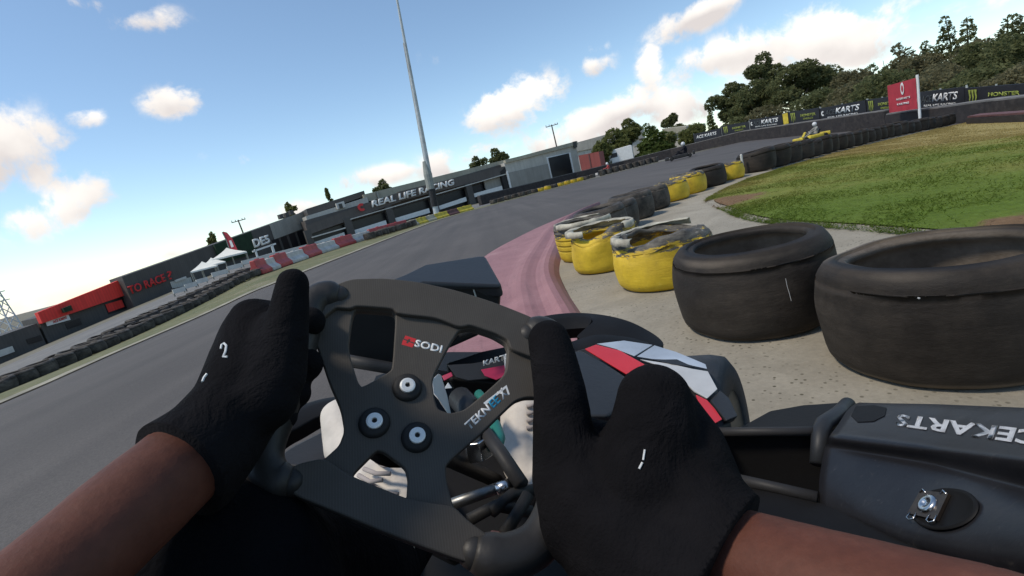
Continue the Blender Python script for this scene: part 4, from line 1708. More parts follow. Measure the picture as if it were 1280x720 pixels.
# ------------------------------------------------------------------ other karts
def far_kart(x, r, yaw, body, label, dlabel, shirt, s=1.0):
    p = gr(*rp(x, r), .06)
    e = empty('race_kart', p, label, 'kart')
    Mz = Matrix.Translation(p) @ Matrix.Rotation(yaw, 4, 'Z') @ Matrix.Scale(s, 4)
    def q(a, b, z):
        return Mz @ V((a, b, z))
    mb = MB()
    mb.prism([q(*c, .08) for c in ((-.35, -.75), (.35, -.75), (.3, .8), (-.3, .8))], V((0, 0, .06 * s)))
    mb.build('chassis', 'black', e)
    for sx in (-1, 1):
        mb = MB()
        mb.prism([q(sx * .42, -.5, .1), q(sx * .72, -.5, .1), q(sx * .72, .42, .1), q(sx * .5, .55, .1)], V((0, 0, .24 * s)))
        mb.build('side_pod', body, e, bevel=.04)
        for yy, ww in ((-.62, .2), (.62, .13)):
            mb = MB()
            mb.lathe([(.02, -ww / 2), (.1, -ww / 2), (.14, -ww * .35), (.14, ww * .35), (.1, ww / 2), (.02, ww / 2)], 18, Mz @ Matrix.Translation((sx * .58, yy, .15)) @ Matrix.Rotation(PI / 2, 4, 'Y'))
            mb.build('wheel', 'rubber', e)
    mb = MB()
    mb.prism([q(-.55, .8, .08), q(.55, .8, .08), q(.4, 1.08, .08), q(-.4, 1.08, .08)], V((0, 0, .24 * s)))
    mb.build('front_bumper', body, e, bevel=.04)
    mb = MB()
    mb.prism([q(-.6, -.85, .12), q(.6, -.85, .12), q(.6, -.98, .12), q(-.6, -.98, .12)], V((0, 0, .25 * s)))
    mb.build('rear_bumper', body, e, bevel=.04)
    mb = MB()
    mb.prism([q(-.16, .55, .3), q(.16, .55, .3), q(.13, .38, .58), q(-.13, .38, .58)], V((0, 0, .03)))
    mb.build('front_panel', body, e)
    mb = MB()
    mb.prism([q(-.22, -.2, .12), q(.22, -.2, .12), q(.22, -.55, .62), q(-.22, -.55, .62)], V((0, -.05, 0)))
    mb.build('seat', 'black', e)
    mb = MB()
    ring = [q(math.cos(t_) * .15, .26 + math.sin(t_) * .05, .52 + math.sin(t_) * .13) for t_ in [2 * PI * k / 18 for k in range(19)]]
    mb.tube(ring, .015, 6, False)
    mb.build('steering_wheel', 'black', e)
    # driver
    d = empty('person', p, dlabel, 'person')
    ch = [[(q(0, -.32, .3), .15), (q(0, -.38, .55), .15), (q(0, -.36, .75), .13), (q(0, -.33, .86), .06), (q(0, -.30, .98), .10)]]
    for sx in (-1, 1):
        ch.append([(q(sx * .08, -.3, .3), .09), (q(sx * .17, .12, .46), .07), (q(sx * .14, .5, .28), .05), (q(sx * .14, .6, .3), .045)])
        ch.append([(q(sx * .17, -.36, .76), .065), (q(sx * .30, -.12, .58), .05), (q(sx * .15, .2, .56), .04)])
    organic('body', [[(a, b * s) for a, b in c_] for c_ in ch], .03, shirt, d, 3)
    mb = MB()
    mb.sphere(q(0, -.29, 1.0), (.14 * s, .16 * s, .15 * s), 14, 10)
    mb.build('helmet', 'helmet', d, smooth=True)
    return e


far_kart(850, 38, 1.2, 'darkgrey', 'dark racing kart far down the track before the wall', 'driver in dark clothes and white helmet in the dark kart', 'jacket', 1.0)
far_kart(1012, 27.5, 1.45, 'barr_yellow', 'yellow racing kart at the far bend under the adverts', 'driver in pale clothes sitting in the yellow kart', 'wall_mid', .68)
# parked karts and clutter on the barrier tip
far_kart(757, 53, 1.3, 'barr_white', 'pale racing kart parked behind the barrier tip', 'driver in red clothes in the pale kart behind the barrier tip', 'barr_red', 1.0)

# KART_BEGIN
def on_obj(ob, x, y, lift=.0005):
    bpy.context.view_layer.update()
    inv = ob.matrix_world.inverted()
    o_, d_ = inv @ CAM, (inv.to_3x3() @ ray(x, y)).normalized()
    ok_, loc, nn_, ix = ob.ray_cast(o_, d_)
    return ob.matrix_world @ (loc + nn_ * lift) if ok_ else D(x, y, 2)


for ob_, pts_, r_s in ((tyre_a, [(982, 348), (984, 358), (987, 368), (989, 376)], .0009), (tyre_b, [(1147, 372), (1149, 373), (1150, 372)], .0022)):
    q_ = [on_obj(ob_, x_, y_) for x_, y_ in pts_]
    mb = MB()
    mb.tube(q_, r_s, 5)
    o = mb.build('scuff_mark', 'silver2', None)
    o.parent = ob_
    o.matrix_parent_inverse = ob_.matrix_world.inverted()
# ------------------------------------------------------------------ the kart we sit in
kart = empty('race_kart', (0, .3, 0), 'black racing kart seen from its own seat, with red and silver front stickers', 'kart')
TOW = -1


def PX(l):
    return [D(*q) for q in l]


def solid(name, pts, off, mat, parent=None, bevel=.006, seg=2, smooth=False):
    mb = MB()
    mb.prism(pts, off)
    return mb.build(name, mat, parent if parent is not None else kart, bevel=bevel, seg=seg)


def sub(ob, parent):
    """make ob (built at world place) a child of a part that is itself at -_o of kart"""
    ob.parent = parent
    ob.location = V((0, 0, 0))
    return ob


# steering wheel plane
W0, W1, W2 = D(400, 365, .50), D(690, 425, .50), D(530, 690, .415)
wx = (W1 - W0).normalized()
wn = (W1 - W0).cross(W2 - W0).normalized()
if wn.dot(CAM - W0) < 0:
    wn = -wn
wy = wn.cross(wx)


def WP(x, y, off=0.0):
    v = ray(x, y)
    t = (W0 + wn * off - CAM).dot(wn) / v.dot(wn)
    return CAM + v * t


def W2D(x, y):
    p = WP(x, y) - W0
    return V((p.dot(wx), p.dot(wy), 0))


def round_poly(pts, r_fac=.28, n=4):
    out = []
    m_ = len(pts)
    for i in range(m_):
        a, b, c = pts[i - 1], pts[i], pts[(i + 1) % m_]
        p0 = b.lerp(a, r_fac)
        p1 = b.lerp(c, r_fac)
        for k in range(n + 1):
            t_ = k / n
            out.append(p0 * (1 - t_) ** 2 + b * 2 * t_ * (1 - t_) + p1 * t_ * t_)
    return out


def plate(name, outer, holes, thick, off, mat, parent, bev=.0015):
    cu = bpy.data.curves.new(name, 'CURVE')
    cu.dimensions = '2D'
    cu.fill_mode = 'BOTH'
    cu.extrude = thick / 2
    cu.bevel_depth = bev
    cu.bevel_resolution = 2
    for lp in [outer] + holes:
        pts = round_poly([W2D(*q) for q in lp])
        s = cu.splines.new('POLY')
        s.points.add(len(pts) - 1)
        for q, p in zip(s.points, pts):
            q.co = (p.x, p.y, 0, 1)
        s.use_cyclic_u = True
    t_ = bpy.data.objects.new(name, cu)
    col.objects.link(t_)
    dg = bpy.context.evaluated_depsgraph_get()
    me = bpy.data.meshes.new_from_object(t_.evaluated_get(dg))
    bpy.data.objects.remove(t_)
    for v in me.vertices:
        c = v.co
        v.co = W0 + wx * c.x + wy * c.y + wn * (c.z + off)
    me.materials.clear()
    me.materials.append(MT[mat])
    o = bpy.data.objects.new(name, me)
    col.objects.link(o)
    o.parent = parent
    o.location = -V(kart['_o']) if parent is kart else (0, 0, 0)
    return o


outer = [(398, 392), (412, 368), (440, 357), (480, 356), (520, 360), (570, 371), (620, 387), (665, 405), (697, 430), (708, 475), (712, 560), (704, 640), (690, 672), (660, 700), (620, 712), (575, 700), (530, 684), (480, 665), (420, 640), (370, 620), (352, 600), (375, 586), (405, 579), (426, 560), (433, 541), (428, 512), (414, 480), (404, 450), (394, 420)]
hole1 = [(441, 392), (445.5, 388), (491, 391), (496.7, 398), (493, 453), (491, 467), (452, 489), (445.5, 481), (433, 439), (438, 403)]
hole2 = [(587, 411), (572, 414), (560, 432), (537.5, 476), (540, 498), (545, 515), (561, 521), (582, 516), (633, 471), (636, 440), (632, 430), (615, 420)]
hole3 = [(602, 540), (554, 581), (555, 602), (564, 637), (582, 655), (610, 676), (640, 683), (662, 668), (672, 640), (680, 560), (680, 497), (655, 497), (641, 502)]
hole4 = [(480, 564), (469, 563), (434, 598), (470, 613), (510, 629), (512, 600), (508, 585)]
wheel = plate('steering_wheel', outer, [hole1, hole2, hole3, hole4], .006, 0, 'carbon', kart)
# raised top and bottom bars
tb = [(392, 420), (400, 396), (416, 366), (440, 357), (480, 356), (520, 360), (570, 371), (620, 387), (665, 405), (697, 430), (704, 470), (668, 452), (637, 441), (633, 429), (618, 421), (586, 410.5), (573, 413.5), (545, 402), (497, 397), (491, 390.5), (445.5, 387.5), (438, 391), (420, 389), (404, 402), (396, 424)]
o = plate('top_bar', tb, [], .005, .006, 'carbon', wheel)
bb = [(352, 600), (375, 586), (405, 579), (434, 599), (470, 614), (510, 630), (564, 638), (582, 656), (612, 678), (640, 684), (664, 670), (684, 672), (660, 700), (620, 712), (575, 700), (530, 684), (480, 665), (420, 640), (370, 620)]
plate('bottom_bar', bb, [], .005, .006, 'carbon', wheel)


def wtube(name, pts, rpx, off, parent, mat='rubber_grip'):
    P_ = [WP(x, y, off) for x, y in pts]
    # smooth
    out = []
    for i in range(len(P_) - 1):
        p0, p1, p2, p3 = P_[max(0, i - 1)], P_[i], P_[i + 1], P_[min(len(P_) - 1, i + 2)]
        for k in range(5):
            t_ = k / 5
            out.append(.5 * ((2 * p1) + (p2 - p0) * t_ + (2 * p0 - 5 * p1 + 4 * p2 - p3) * t_ * t_ + (3 * p1 - p0 - 3 * p2 + p3) * t_ ** 3))
    out.append(P_[-1])
    r = rpx * .47 / F
    n_ = len(out)
    rs = [r * (.75 + .25 * sm(0, 3, min(i, n_ - 1 - i))) for i in range(n_)]
    mb = MB()
    mb.tube(out, rs, 18)
    mb.sphere(out[0], rs[0] * .97, 16, 10)
    mb.sphere(out[-1], rs[-1] * .97, 16, 10)
    return sub(mb.build(name, mat, None, smooth=True), parent)


wtube('left_grip', [(424, 371), (404, 371), (388, 385), (378, 420), (364, 470), (347, 515), (332, 555), (330, 580), (342, 600), (364, 604)], 19, .004, wheel)
wtube('right_grip', [(660, 420), (678, 416), (694, 432), (703, 480), (706, 550), (700, 610), (690, 650), (668, 682), (630, 697), (592, 690)], 22, .002, wheel)
for o in [x for x in col.objects if x.name in ('left_grip', 'right_grip')]:
    o.name = 'rubber_grip'
for (x, y) in ((509, 485), (468, 529), (521, 547)):
    c = WP(x, y, .004)
    Mx = Matrix.Translation(c) @ Matrix((wx, wy, wn)).transposed().to_4x4()
    k = .46 / F
    mb = MB()
    mb.lathe([(.0005, .006), (11 * k, .005), (14 * k, .0045), (16.3 * k, .003), (17.2 * k, 0), (17.2 * k, -.002), (.0005, -.002)], 28, Mx)
    bush = sub(mb.build('rubber_bushing', 'rubber', None, smooth=True), wheel)
    mb = MB()
    mb.lathe([(2.6 * k, .006), (3.0 * k, .0075), (6.8 * k, .0075), (8.6 * k, .007), (9 * k, .005)], 28, Mx)
    
    sub(mb.build('bolt_head', 'boltmetal', None, smooth=False), bush)
wl = WP(503, 424, .0035)


def wtext(body, x0, y0, x1, y1, hpx, mat, bold=.03, shear=0, off=.004, name='lettering'):
    a, b = WP(x0, y0, off), WP(x1, y1, off)
    # perpendicular in picture
    dx_, dy_ = x1 - x0, y1 - y0
    l = math.hypot(dx_, dy_)
    tp = WP(x0 + dy_ / l * hpx, y0 - dx_ / l * hpx, off)
    o = text(name, body, a, b - a, tp - a, (tp - a).length, mat, None, (b - a).length, .0006, bold, shear)
    o.parent = wheel
    return o


wtext('SODI', 517.5, 433.5, 551.5, 441.5, 9.5, 'white', .035, .0)
# red emblem: square with an S shaped cut
mb = MB()
def em_pt(u, v_):
    return WP(502 + u * 15 + v_ * 1.6, 431 + u * 4.2 - v_ * 11, .004)
for pl in ([(0, 0), (.9, 0), (1.0, .45), (.55, .5), (.5, .3), (.35, .3), (.38, .55), (.05, .6)], [(.12, .72), (.45, .68), (.5, .85), (.66, .85), (.62, .62), (1.0, .58), (1.1, 1.05), (.2, 1.1)]):
    mb.prism([em_pt(*q) for q in pl], wn * .0006)
sub(mb.build('red_emblem', 'redp', None), wheel)
wtext('TEKN', 587, 538, 615, 512, 10.5, 'white', .03, .1)
wtext('EE', 616.5, 511, 627, 501, 10.5, 'cyan', .03, .1)
wtext('X', 628.5, 500, 636, 492.5, 12, 'white', .02, .1)
mb = MB()
mb.prism([WP(x, y, .004) for x, y in ((604, 504), (607, 506.5), (632, 485.5), (635, 494), (637, 493), (633, 481.5))], wn * .0006)
sub(mb.build('swoosh', 'white', None), wheel)

# hub and steering shaft
c = WP(500, 520, -.004)
mb = MB()
mb.tube([c, c - wn * .03], [.032, .036], 24)
mb.tube([c - wn * .03, c - wn * .05, D(565, 575, .75), D(640, 610, 1.0)], [.02, .014, .012, .012], 14)
mb.build('steering_column', 'black', kart, smooth=True)

# ---- front: black box shaped panel head
top = PX([(474, 355, 1.02), (505, 343, 1.08), (530, 331, 1.16), (600, 319, 1.22), (607, 320.5, 1.22), (626, 354, 1.05), (622, 357.5, 1.04), (530, 354, 1.0), (506, 361, .98)])
solid('front_panel_top', top, V((0, .01, -.03)), 'slate', bevel=.006)
under = PX([(480, 361, 1.01), (506, 362, .985), (530, 355, 1.01), (622, 358.5, 1.045), (626, 357, 1.06), (622, 398, 1.08), (596, 420, 1.05), (560, 436, 1.02), (540, 452, 1.0), (434, 458, 1.0), (430, 372, 1.0)])
solid('front_panel', under, V((0, .10, -.02)), 'black', bevel=.01)
mb = MB()
mb.tube(PX([(592, 362, 1.03), (597, 378, 1.03)]), .0022, 8)
mb.build('cable_tie', 'dullmetal', kart)
mb = MB()
mb.tube(PX([(436, 451, .97), (470, 457, .97), (505, 463, .97), (560, 472, .99)]), .012, 12)
mb.build('cross_tube', 'darkgrey', kart, smooth=True)
mb = MB()
mb.tube(PX([(575, 418, .93), (598, 412, .95), (606, 416, .97)]), .008, 10)
mb.build('cable', 'rubber', kart, smooth=True)

# ---- front bumper hoops
def hoop(name, outer_px, inner_px, th, mat='black', name2=None):
    # closed band between an outer and inner outline
    a = PX(outer_px)
    b = PX(inner_px)
    n_ = 40
    def sp_line(P_):
        out = []
        for i in range(len(P_) - 1):
            p0, p1, p2, p3 = P_[max(0, i - 1)], P_[i], P_[i + 1], P_[min(len(P_) - 1, i + 2)]
            for k in range(8):
                t_ = k / 8
                out.append(.5 * ((2 * p1) + (p2 - p0) * t_ + (2 * p0 - 5 * p1 + 4 * p2 - p3) * t_ * t_ + (3 * p1 - p0 - 3 * p2 + p3) * t_ ** 3))
        out.append(P_[-1])
        return resample(out, n_)
    A_, B_ = sp_line(a), sp_line(b)
    mb = MB()
    off = V((0, .02, -th))
    for i in range(n_):
        mid = A_[i].lerp(B_[i], .5) + V((0, 0, th * .25))
        mb.v += [A_[i] + off, A_[i], mid, B_[i], B_[i] + off]
    for i in range(n_ - 1):
        for j in range(5):
            l = (j + 1) % 5
            mb.f.append([i * 5 + j, i * 5 + l, i * 5 + 5 + l, i * 5 + 5 + j])
    mb.f.append([0, 1, 2, 3, 4])
    mb.f.append([(n_ - 1) * 5 + q for q in (4, 3, 2, 1, 0)])
    return mb.build(name, mat, kart, smooth=False, bevel=.004)


hoop('front_bumper', [(652, 404, 1.38), (680, 395, 1.42), (715, 391, 1.43), (750, 393, 1.42), (785, 401, 1.38), (815, 416, 1.34), (829, 428, 1.30), (827, 434, 1.28)],
     [(652, 422, 1.34), (690, 414, 1.36), (715, 411, 1.37), (736, 410, 1.36), (738, 414, 1.34), (722, 422, 1.32), (790, 440, 1.25), (812, 442, 1.24)], .035)
hoop('front_bumper', [(660, 430, 1.3), (690, 432, 1.3), (715, 426, 1.3), (745, 418, 1.3), (780, 420, 1.3), (812, 426, 1.3)],
     [(660, 470, 1.2), (690, 470, 1.2), (715, 462, 1.2), (745, 455, 1.2), (780, 455, 1.2), (812, 447, 1.22)], .05)
hoop('front_bumper', [(296, 560, 1.12), (330, 535, 1.2), (360, 513, 1.25), (395, 500, 1.27), (430, 494, 1.27), (500, 486, 1.27)],
     [(330, 572, 1.1), (346, 550, 1.16), (372, 535, 1.18), (400, 520, 1.2), (430, 513, 1.2), (500, 506, 1.2)], .035)
solid('front_fairing', PX([(346, 580, .98), (352, 566, 1.02), (366, 556, 1.04), (403, 538, 1.08), (420, 545, 1.05), (425, 575, .98), (380, 584, .95)]), V((0, .05, -.05)), 'darkgrey', bevel=.008)
solid('side_sticker', PX([(311, 611, .8), (323, 600, .82), (334, 608, .8), (330, 614, .79)]), V((0, .01, -.01)), 'white', bevel=.001)

# ---- front fairing seen through the wheel and right of it
solid('front_fairing', PX([(556, 452, 1.06), (600, 440, 1.1), (640, 430, 1.12), (700, 430, 1.12), (730, 440, 1.1), (725, 470, 1.0), (640, 478, 1.0), (560, 474, 1.0)]), V((0, .05, -.08)), 'black', bevel=.01)
solid('front_sticker_panel', PX([(559, 456, .985), (590, 454, .985), (640, 446, .985), (640, 470, .975), (605, 474, .975), (585, 476, .975), (570, 472, .975)]), V((0, .006, -.004)), 'slate', bevel=.002)
solid('crimson_sticker', PX([(601, 462, .97), (633, 456, .97), (636, 468, .965), (620, 475, .965), (606, 470, .965)]), V((0, .004, -.002)), 'crimson', bevel=.001)
solid('pale_sticker', PX([(629, 444, .965), (637, 439, .965), (637, 452, .96), (632, 468, .96)]), V((0, .004, -.002)), 'silver2', bevel=.001)
solid('small_pink_sticker', PX([(552, 470, .96), (564, 465, .96), (566, 470, .955), (555, 476, .955)]), V((0, .004, -.002)), 'crimson', bevel=.001)
solid('white_arrow_sticker', PX([(555, 486, .95), (560, 478, .95), (565, 485, .95)]), V((0, .004, -.002)), 'white', bevel=.0005)


def kt(body, a, b, up_, hh, mat, bold=.03, shear=0.0, ext=.001):
    """lettering on the kart between two points"""
    return text('lettering', body, a, b - a, up_, hh, mat, kart, (b - a).length, ext, bold, shear)


a, b = D(637, 448, .955), D(604, 457.5, .955)
kt('KARTS', b, a, D(604, 450, .95) - b, .011, 'white', .03, .2)

# white/grey bottle shaped tank left part in hole 2
solid('pale_side_strip', PX([(539, 474, .8), (548, 466, .82), (556, 494, .82), (562, 522, .8), (553, 505, .79), (541, 492, .79)]), V((0, .02, -.01)), 'silver2', bevel=.003)
mb = MB()
mb.tube(PX([(598, 492, .85), (606, 500, .83), (600, 512, .8)]), .008, 10)
mb.build('teal_hose', 'teal', kart, smooth=True)
mb = MB()
mb.tube(PX([(618, 530, .8), (624, 548, .78), (620, 560, .76)]), .01, 10)
mb.build('teal_hose', 'teal', kart, smooth=True)
mb = MB()
mb.tube(PX([(575, 498, .9), (586, 510, .86), (590, 524, .84)]), .022, 14)
mb.build('pedal', 'slate', kart, smooth=True)
# silver tie rod
mb = MB()
mb.tube(PX([(603, 536, .78), (625, 565, .74), (652, 606, .70)]), .0105, 14)
mb.build('tie_rod', 'darkgrey', kart, smooth=True)
# chrome nut cluster
c = D(600, 572, .78)
mb = MB()
mb.tube([c, c + V((0, .004, .03))], .021, 6)
mb.build('steering_nut', 'metal', kart, bevel=.002)
mb = MB()
mb.tube([c + V((0, .004, .03)), c + V((0, .006, .045))], .012, 16)
mb.build('threaded_bolt', 'dullmetal', kart, bevel=.001)
mb = MB()
mb.tube(PX([(560, 632, .72), (600, 618, .73), (645, 602, .74)]), .008, 14)
mb.build('frame_tube', 'dullmetal', kart, smooth=True)
mb = MB()
mb.tube(PX([(620, 613, .715), (642, 604, .72)]), .0095, 14)
mb.build('clamp_sleeve', 'metal', kart, smooth=True)
for q in ([(615, 640, .68), (640, 618, .70), (668, 612, .72)], [(630, 668, .66), (648, 640, .67), (660, 618, .68)], [(586, 650, .68), (620, 632, .69), (665, 640, .7)]):
    mb = MB()
    mb.tube(PX(q), .008, 10)
    mb.build('brake_hose', 'rubber', kart, smooth=True)
solid('frame_bracket', PX([(612, 664, .66), (640, 668, .66), (652, 684, .64), (620, 688, .64)]), V((0, .01, -.006)), 'barr_maroon', bevel=.002)
# floor tray
fl = [Z(430, 570, .07), Z(470, 470, .07), Z(560, 440, .07), Z(690, 440, .07), Z(800, 480, .07), Z(960, 560, .07), Z(960, 720, .07), V((.25, -.35, .07)), V((-.25, -.35, .07))]
solid('floor_tray', fl, V((0, 0, -.02)), 'black', bevel=0)
for q in ([(-.28, -.55, .1), (-.30, .2, .09), (-.36, .9, .1), (-.40, 1.2, .1)], [(.30, -.55, .1), (.28, .2, .09), (.22, .9, .1), (.12, 1.25, .1)]):
    mb = MB()
    mb.tube([V(p_) for p_ in q], .016, 12)
    mb.build('chassis_tube', 'black', kart, smooth=True)
# bulkhead that fills the dark inside behind the wheel
solid('pedal_box', PX([(440, 520, 1.16), (470, 492, 1.18), (545, 470, 1.14), (640, 472, 1.12), (700, 470, 1.1), (700, 640, .86), (560, 700, .80), (440, 640, .9)]), V((0, .02, -.03)), 'black', bevel=.004)

# ---- right front corner stickers
base_r = PX([(700, 440, 1.10), (742, 428, 1.12), (782, 425, 1.14), (818, 430, 1.14), (848, 439, 1.12), (884, 456, 1.07), (896, 476, 1.0), (908, 505, .93), (918, 528, .88), (888, 545, .80), (870, 540, .80), (860, 520, .85), (800, 500, .92), (745, 480, 1.0), (705, 462, 1.05)])
solid('nose_cone', [p + V((0, .006, -.006)) for p in base_r], V((0, .04, -.10)), 'darkgrey', bevel=.012, seg=3)
solid('silver_sticker', PX([(746, 429.5, 1.0750), (780, 425.5, 1.0950), (816, 431, 1.0950), (793, 445, 1.0400), (770, 436, 1.0600)]), V((0, .004, -.004)), 'silver', bevel=.001)
solid('silver_sticker', PX([(818, 431.5, 1.0920), (846, 440, 1.0700), (882, 455, 1.0300), (884, 461, 1.0200), (866, 457, 1.0200), (840, 450, 1.0300), (815, 448.5, 1.0400), (796, 445.5, 1.0400)]), V((0, .004, -.004)), 'silver', bevel=.001)
solid('pale_sticker', PX([(800, 449, 1.0300), (840, 455, 1.0150), (866, 461, 1.0000), (885, 464, 1.0000), (897, 486, 0.9400), (884, 498, 0.9200), (868, 489, 0.9300), (840, 462, 0.9900)]), V((0, .004, -.004)), 'silver2', bevel=.001)
solid('black_line_sticker', PX([(816, 449.5, 1.0280), (846, 449, 1.0300), (868, 459, 1.0050), (840, 455, 1.0100)]), V((0, .004, -.003)), 'slate', bevel=.0005)
solid('red_sticker', PX([(731, 436, 1.0550), (745, 430.5, 1.0650), (775, 438, 1.0500), (806, 455.5, 1.0000), (783, 467.5, 0.9600), (757, 452, 1.0100)]), V((0, .004, -.004)), 'red', bevel=.001)
solid('red_sticker', PX([(870, 493, 0.9100), (884, 500, 0.9050), (894, 511, 0.8800), (903, 524, 0.8600), (887, 533, 0.8400), (878, 515, 0.8700)]), V((0, .004, -.004)), 'red', bevel=.001)
solid('grey_side_piece', PX([(888, 500, .92), (900, 487, .95), (912, 497, .93), (923, 520, .88), (908, 526, .86)]), V((0, .02, -.02)), 'slate', bevel=.003)
solid('inner_support', PX([(700, 440, 1.0), (728, 438, 1.02), (756, 455, .98), (782, 470, .93), (790, 500, .85), (760, 520, .8), (705, 520, .8)]), V((0, .03, -.05)), 'slate', bevel=.006)

# front right wheel
def kwheel(c, axis, R_, w):
    axis = V(axis).normalized()
    a = axis.orthogonal().normalized()
    b = axis.cross(a)
    Mx = Matrix.Translation(c) @ Matrix((a, b, axis)).transposed().to_4x4()
    mb = MB()
    mb.lathe([(R_ * .55, -w / 2), (R_ * .86, -w / 2), (R_ * .97, -w * .4), (R_, -w * .2), (R_, w * .2), (R_ * .97, w * .4), (R_ * .86, w / 2), (R_ * .55, w / 2)], 56, Mx, closed=True)
    ty = mb.build('front_wheel', 'slatetyre', kart, smooth=True)
    mb = MB()
    mb.lathe([(.01, -w * .42), (R_ * .35, -w * .44), (R_ * .56, -w * .48), (R_ * .56, w * .48), (R_ * .35, w * .3), (.01, w * .3)], 36, Mx)
    rim = mb.build('rim', 'dullmetal', None, smooth=True)
    sub(rim, ty)
    return ty


MT['slatetyre'] = tyre_mat('kart_tyre_rubber', (.028, .033, .040), (.06, .065, .07))
kwheel(D(884, 543, 1.22), (.80, -.55, .05), .178, .13)
kwheel(V((-.86, .95, .14)), (1, .15, 0), .14, .12)

# ---- right side pod
podA = PX([(890, 536, .86), (923, 531.5, .90), (960, 513, .98), (1003, 505, 1.0), (1060, 501.5, 1.0), (1063, 506, .97), (1058, 516, .93), (1030, 535, .86), (960, 537, .86)])
solid('side_pod_front', podA, [V((.0, -.02, -.30))] * len(podA), 'black', bevel=.008, seg=3)
mb = MB()
mb.tube(PX([(1060, 505, .955), (1050, 517, .91), (1030, 530, .865), (1026, 540, .85), (1022, 580, .83)]), [.011, .012, .012, .012, .010], 14)
mb.build('moulded_ridge', 'slate', kart, smooth=True)
mb = MB()
mb.tube(PX([(893, 540, .85), (960, 539.5, .85), (1025, 539, .85)]), .007, 12)
mb.build('moulded_lip', 'darkgrey', kart, smooth=True)
mb = MB()
mb.tube(PX([(925, 600, .80), (970, 610, .80), (1022, 622, .79)]), .008, 12)
mb.build('moulded_lip', 'darkgrey', kart, smooth=True)
solid('lower_rail', PX([(930, 606, .80), (1024, 628, .79), (1150, 676, .70), (1160, 700, .66), (940, 670, .74)]), V((0, .05, -.05)), 'black', bevel=.004)

# main pod: rounded section swept from its front end to the rear
def section(pts):
    return PX(pts)
S0 = [(1024, 640, .80), (1024, 628, .79), (1024, 600, .80), (1030, 564, .825), (1033, 556, .825), (1037, 545, .81), (1048, 530, .85), (1062, 510, .91), (1080, 503.5, .96), (1110, 520, 1.1)]
S1 = [(1140, 690, .70), (1140, 672, .685), (1148, 630, .70), (1160, 588, .725), (1164, 578, .735), (1168, 562, .715), (1170, 550, .74), (1168, 522, .82), (1166, 505, .89), (1180, 520, 1.02)]
S2 = [(1290, 722, .61), (1290, 700, .595), (1290, 660, .60), (1290, 622, .635), (1290, 608, .645), (1290, 580, .62), (1290, 566, .635), (1290, 535, .70), (1290, 510, .77), (1294, 530, .92)]
secs = [section(S0), section(S1), section(S2)]
ext_ = [p * 2 - q for p, q in zip(secs[2], secs[1])]
secs.append([p.lerp(q, .8) for p, q in zip(secs[2], ext_)])
grid = []
for j in range(len(S0)):
    ctrl = [s_[j] for s_ in secs]
    grid.append(resample([x for x in ctrl], 25))
# smooth along the profile too
prof_pts = []
for i in range(25):
    P_ = [grid[j][i] for j in range(len(S0))]
    out = []
    for k0 in range(len(P_) - 1):
        p0, p1, p2, p3 = P_[max(0, k0 - 1)], P_[k0], P_[k0 + 1], P_[min(len(P_) - 1, k0 + 2)]
        for k in range(4):
            t_ = k / 4
            out.append(.5 * ((2 * p1) + (p2 - p0) * t_ + (2 * p0 - 5 * p1 + 4 * p2 - p3) * t_ * t_ + (3 * p1 - p0 - 3 * p2 + p3) * t_ ** 3))
    out.append(P_[-1])
    prof_pts.append(out)
mb = MB()
m_ = len(prof_pts[0])
for r_ in prof_pts:
    mb.v += r_
for i in range(24):
    for j in range(m_ - 1):
        mb.f.append([i * m_ + j, i * m_ + j + 1, (i + 1) * m_ + j + 1, (i + 1) * m_ + j])
mb.f.append(list(range(m_)))
mb.f.append([24 * m_ + j for j in range(m_)][::-1])
m, nt, b = newmat('scuffed_pod_plastic')
c = ramp(nt, noi(nt, 7, 5, .6), [(.3, (.010, .010, .012, 1)), (.7, (.019, .019, .022, 1))])
sc_ = ramp(nt, noi(nt, 9, 8, .8, sc=(1, 6, 2), dist=.8), [(.60, g(0)), (.72, g(.5)), (.8, g(.8))])
c = mixc(nt, sc_, c, (.13, .115, .095, 1))
fs_ = ramp(nt, noi(nt, 40, 6, .8, sc=(.4, 5, 5)), [(.62, g(0)), (.68, g(.35))])
c = mixc(nt, fs_, c, (.12, .12, .12, 1))
L(nt, c, b.inputs['Base Color'])
b.inputs['Roughness'].default_value = .38
b.inputs['Specular IOR Level'].default_value = .4
bump(nt, b, noi(nt, 30, 5), .2, .004)
MT['pod'] = m
pod = mb.build('side_pod', 'pod', kart, smooth=True)


def podp(x, y, lift=.002):
    """point on the pod's surface seen at this pixel"""
    v = ray(x, y)
    best = None
    for f_ in mb_faces:
        a_, b_, c_, d_ = [pod_v[k] for k in f_]
        for tri in ((a_, b_, c_), (a_, c_, d_)):
            from mathutils.geometry import intersect_ray_tri
            h_ = intersect_ray_tri(tri[0], tri[1], tri[2], v, CAM, True)
            if h_ is not None:
                t_ = (h_ - CAM).length
                if best is None or t_ < best:
                    best = t_
    return CAM + v * ((best if best else .75) - lift)


pod_v = mb.v
mb_faces = [f_ for f_ in mb.f if len(f_) == 4]
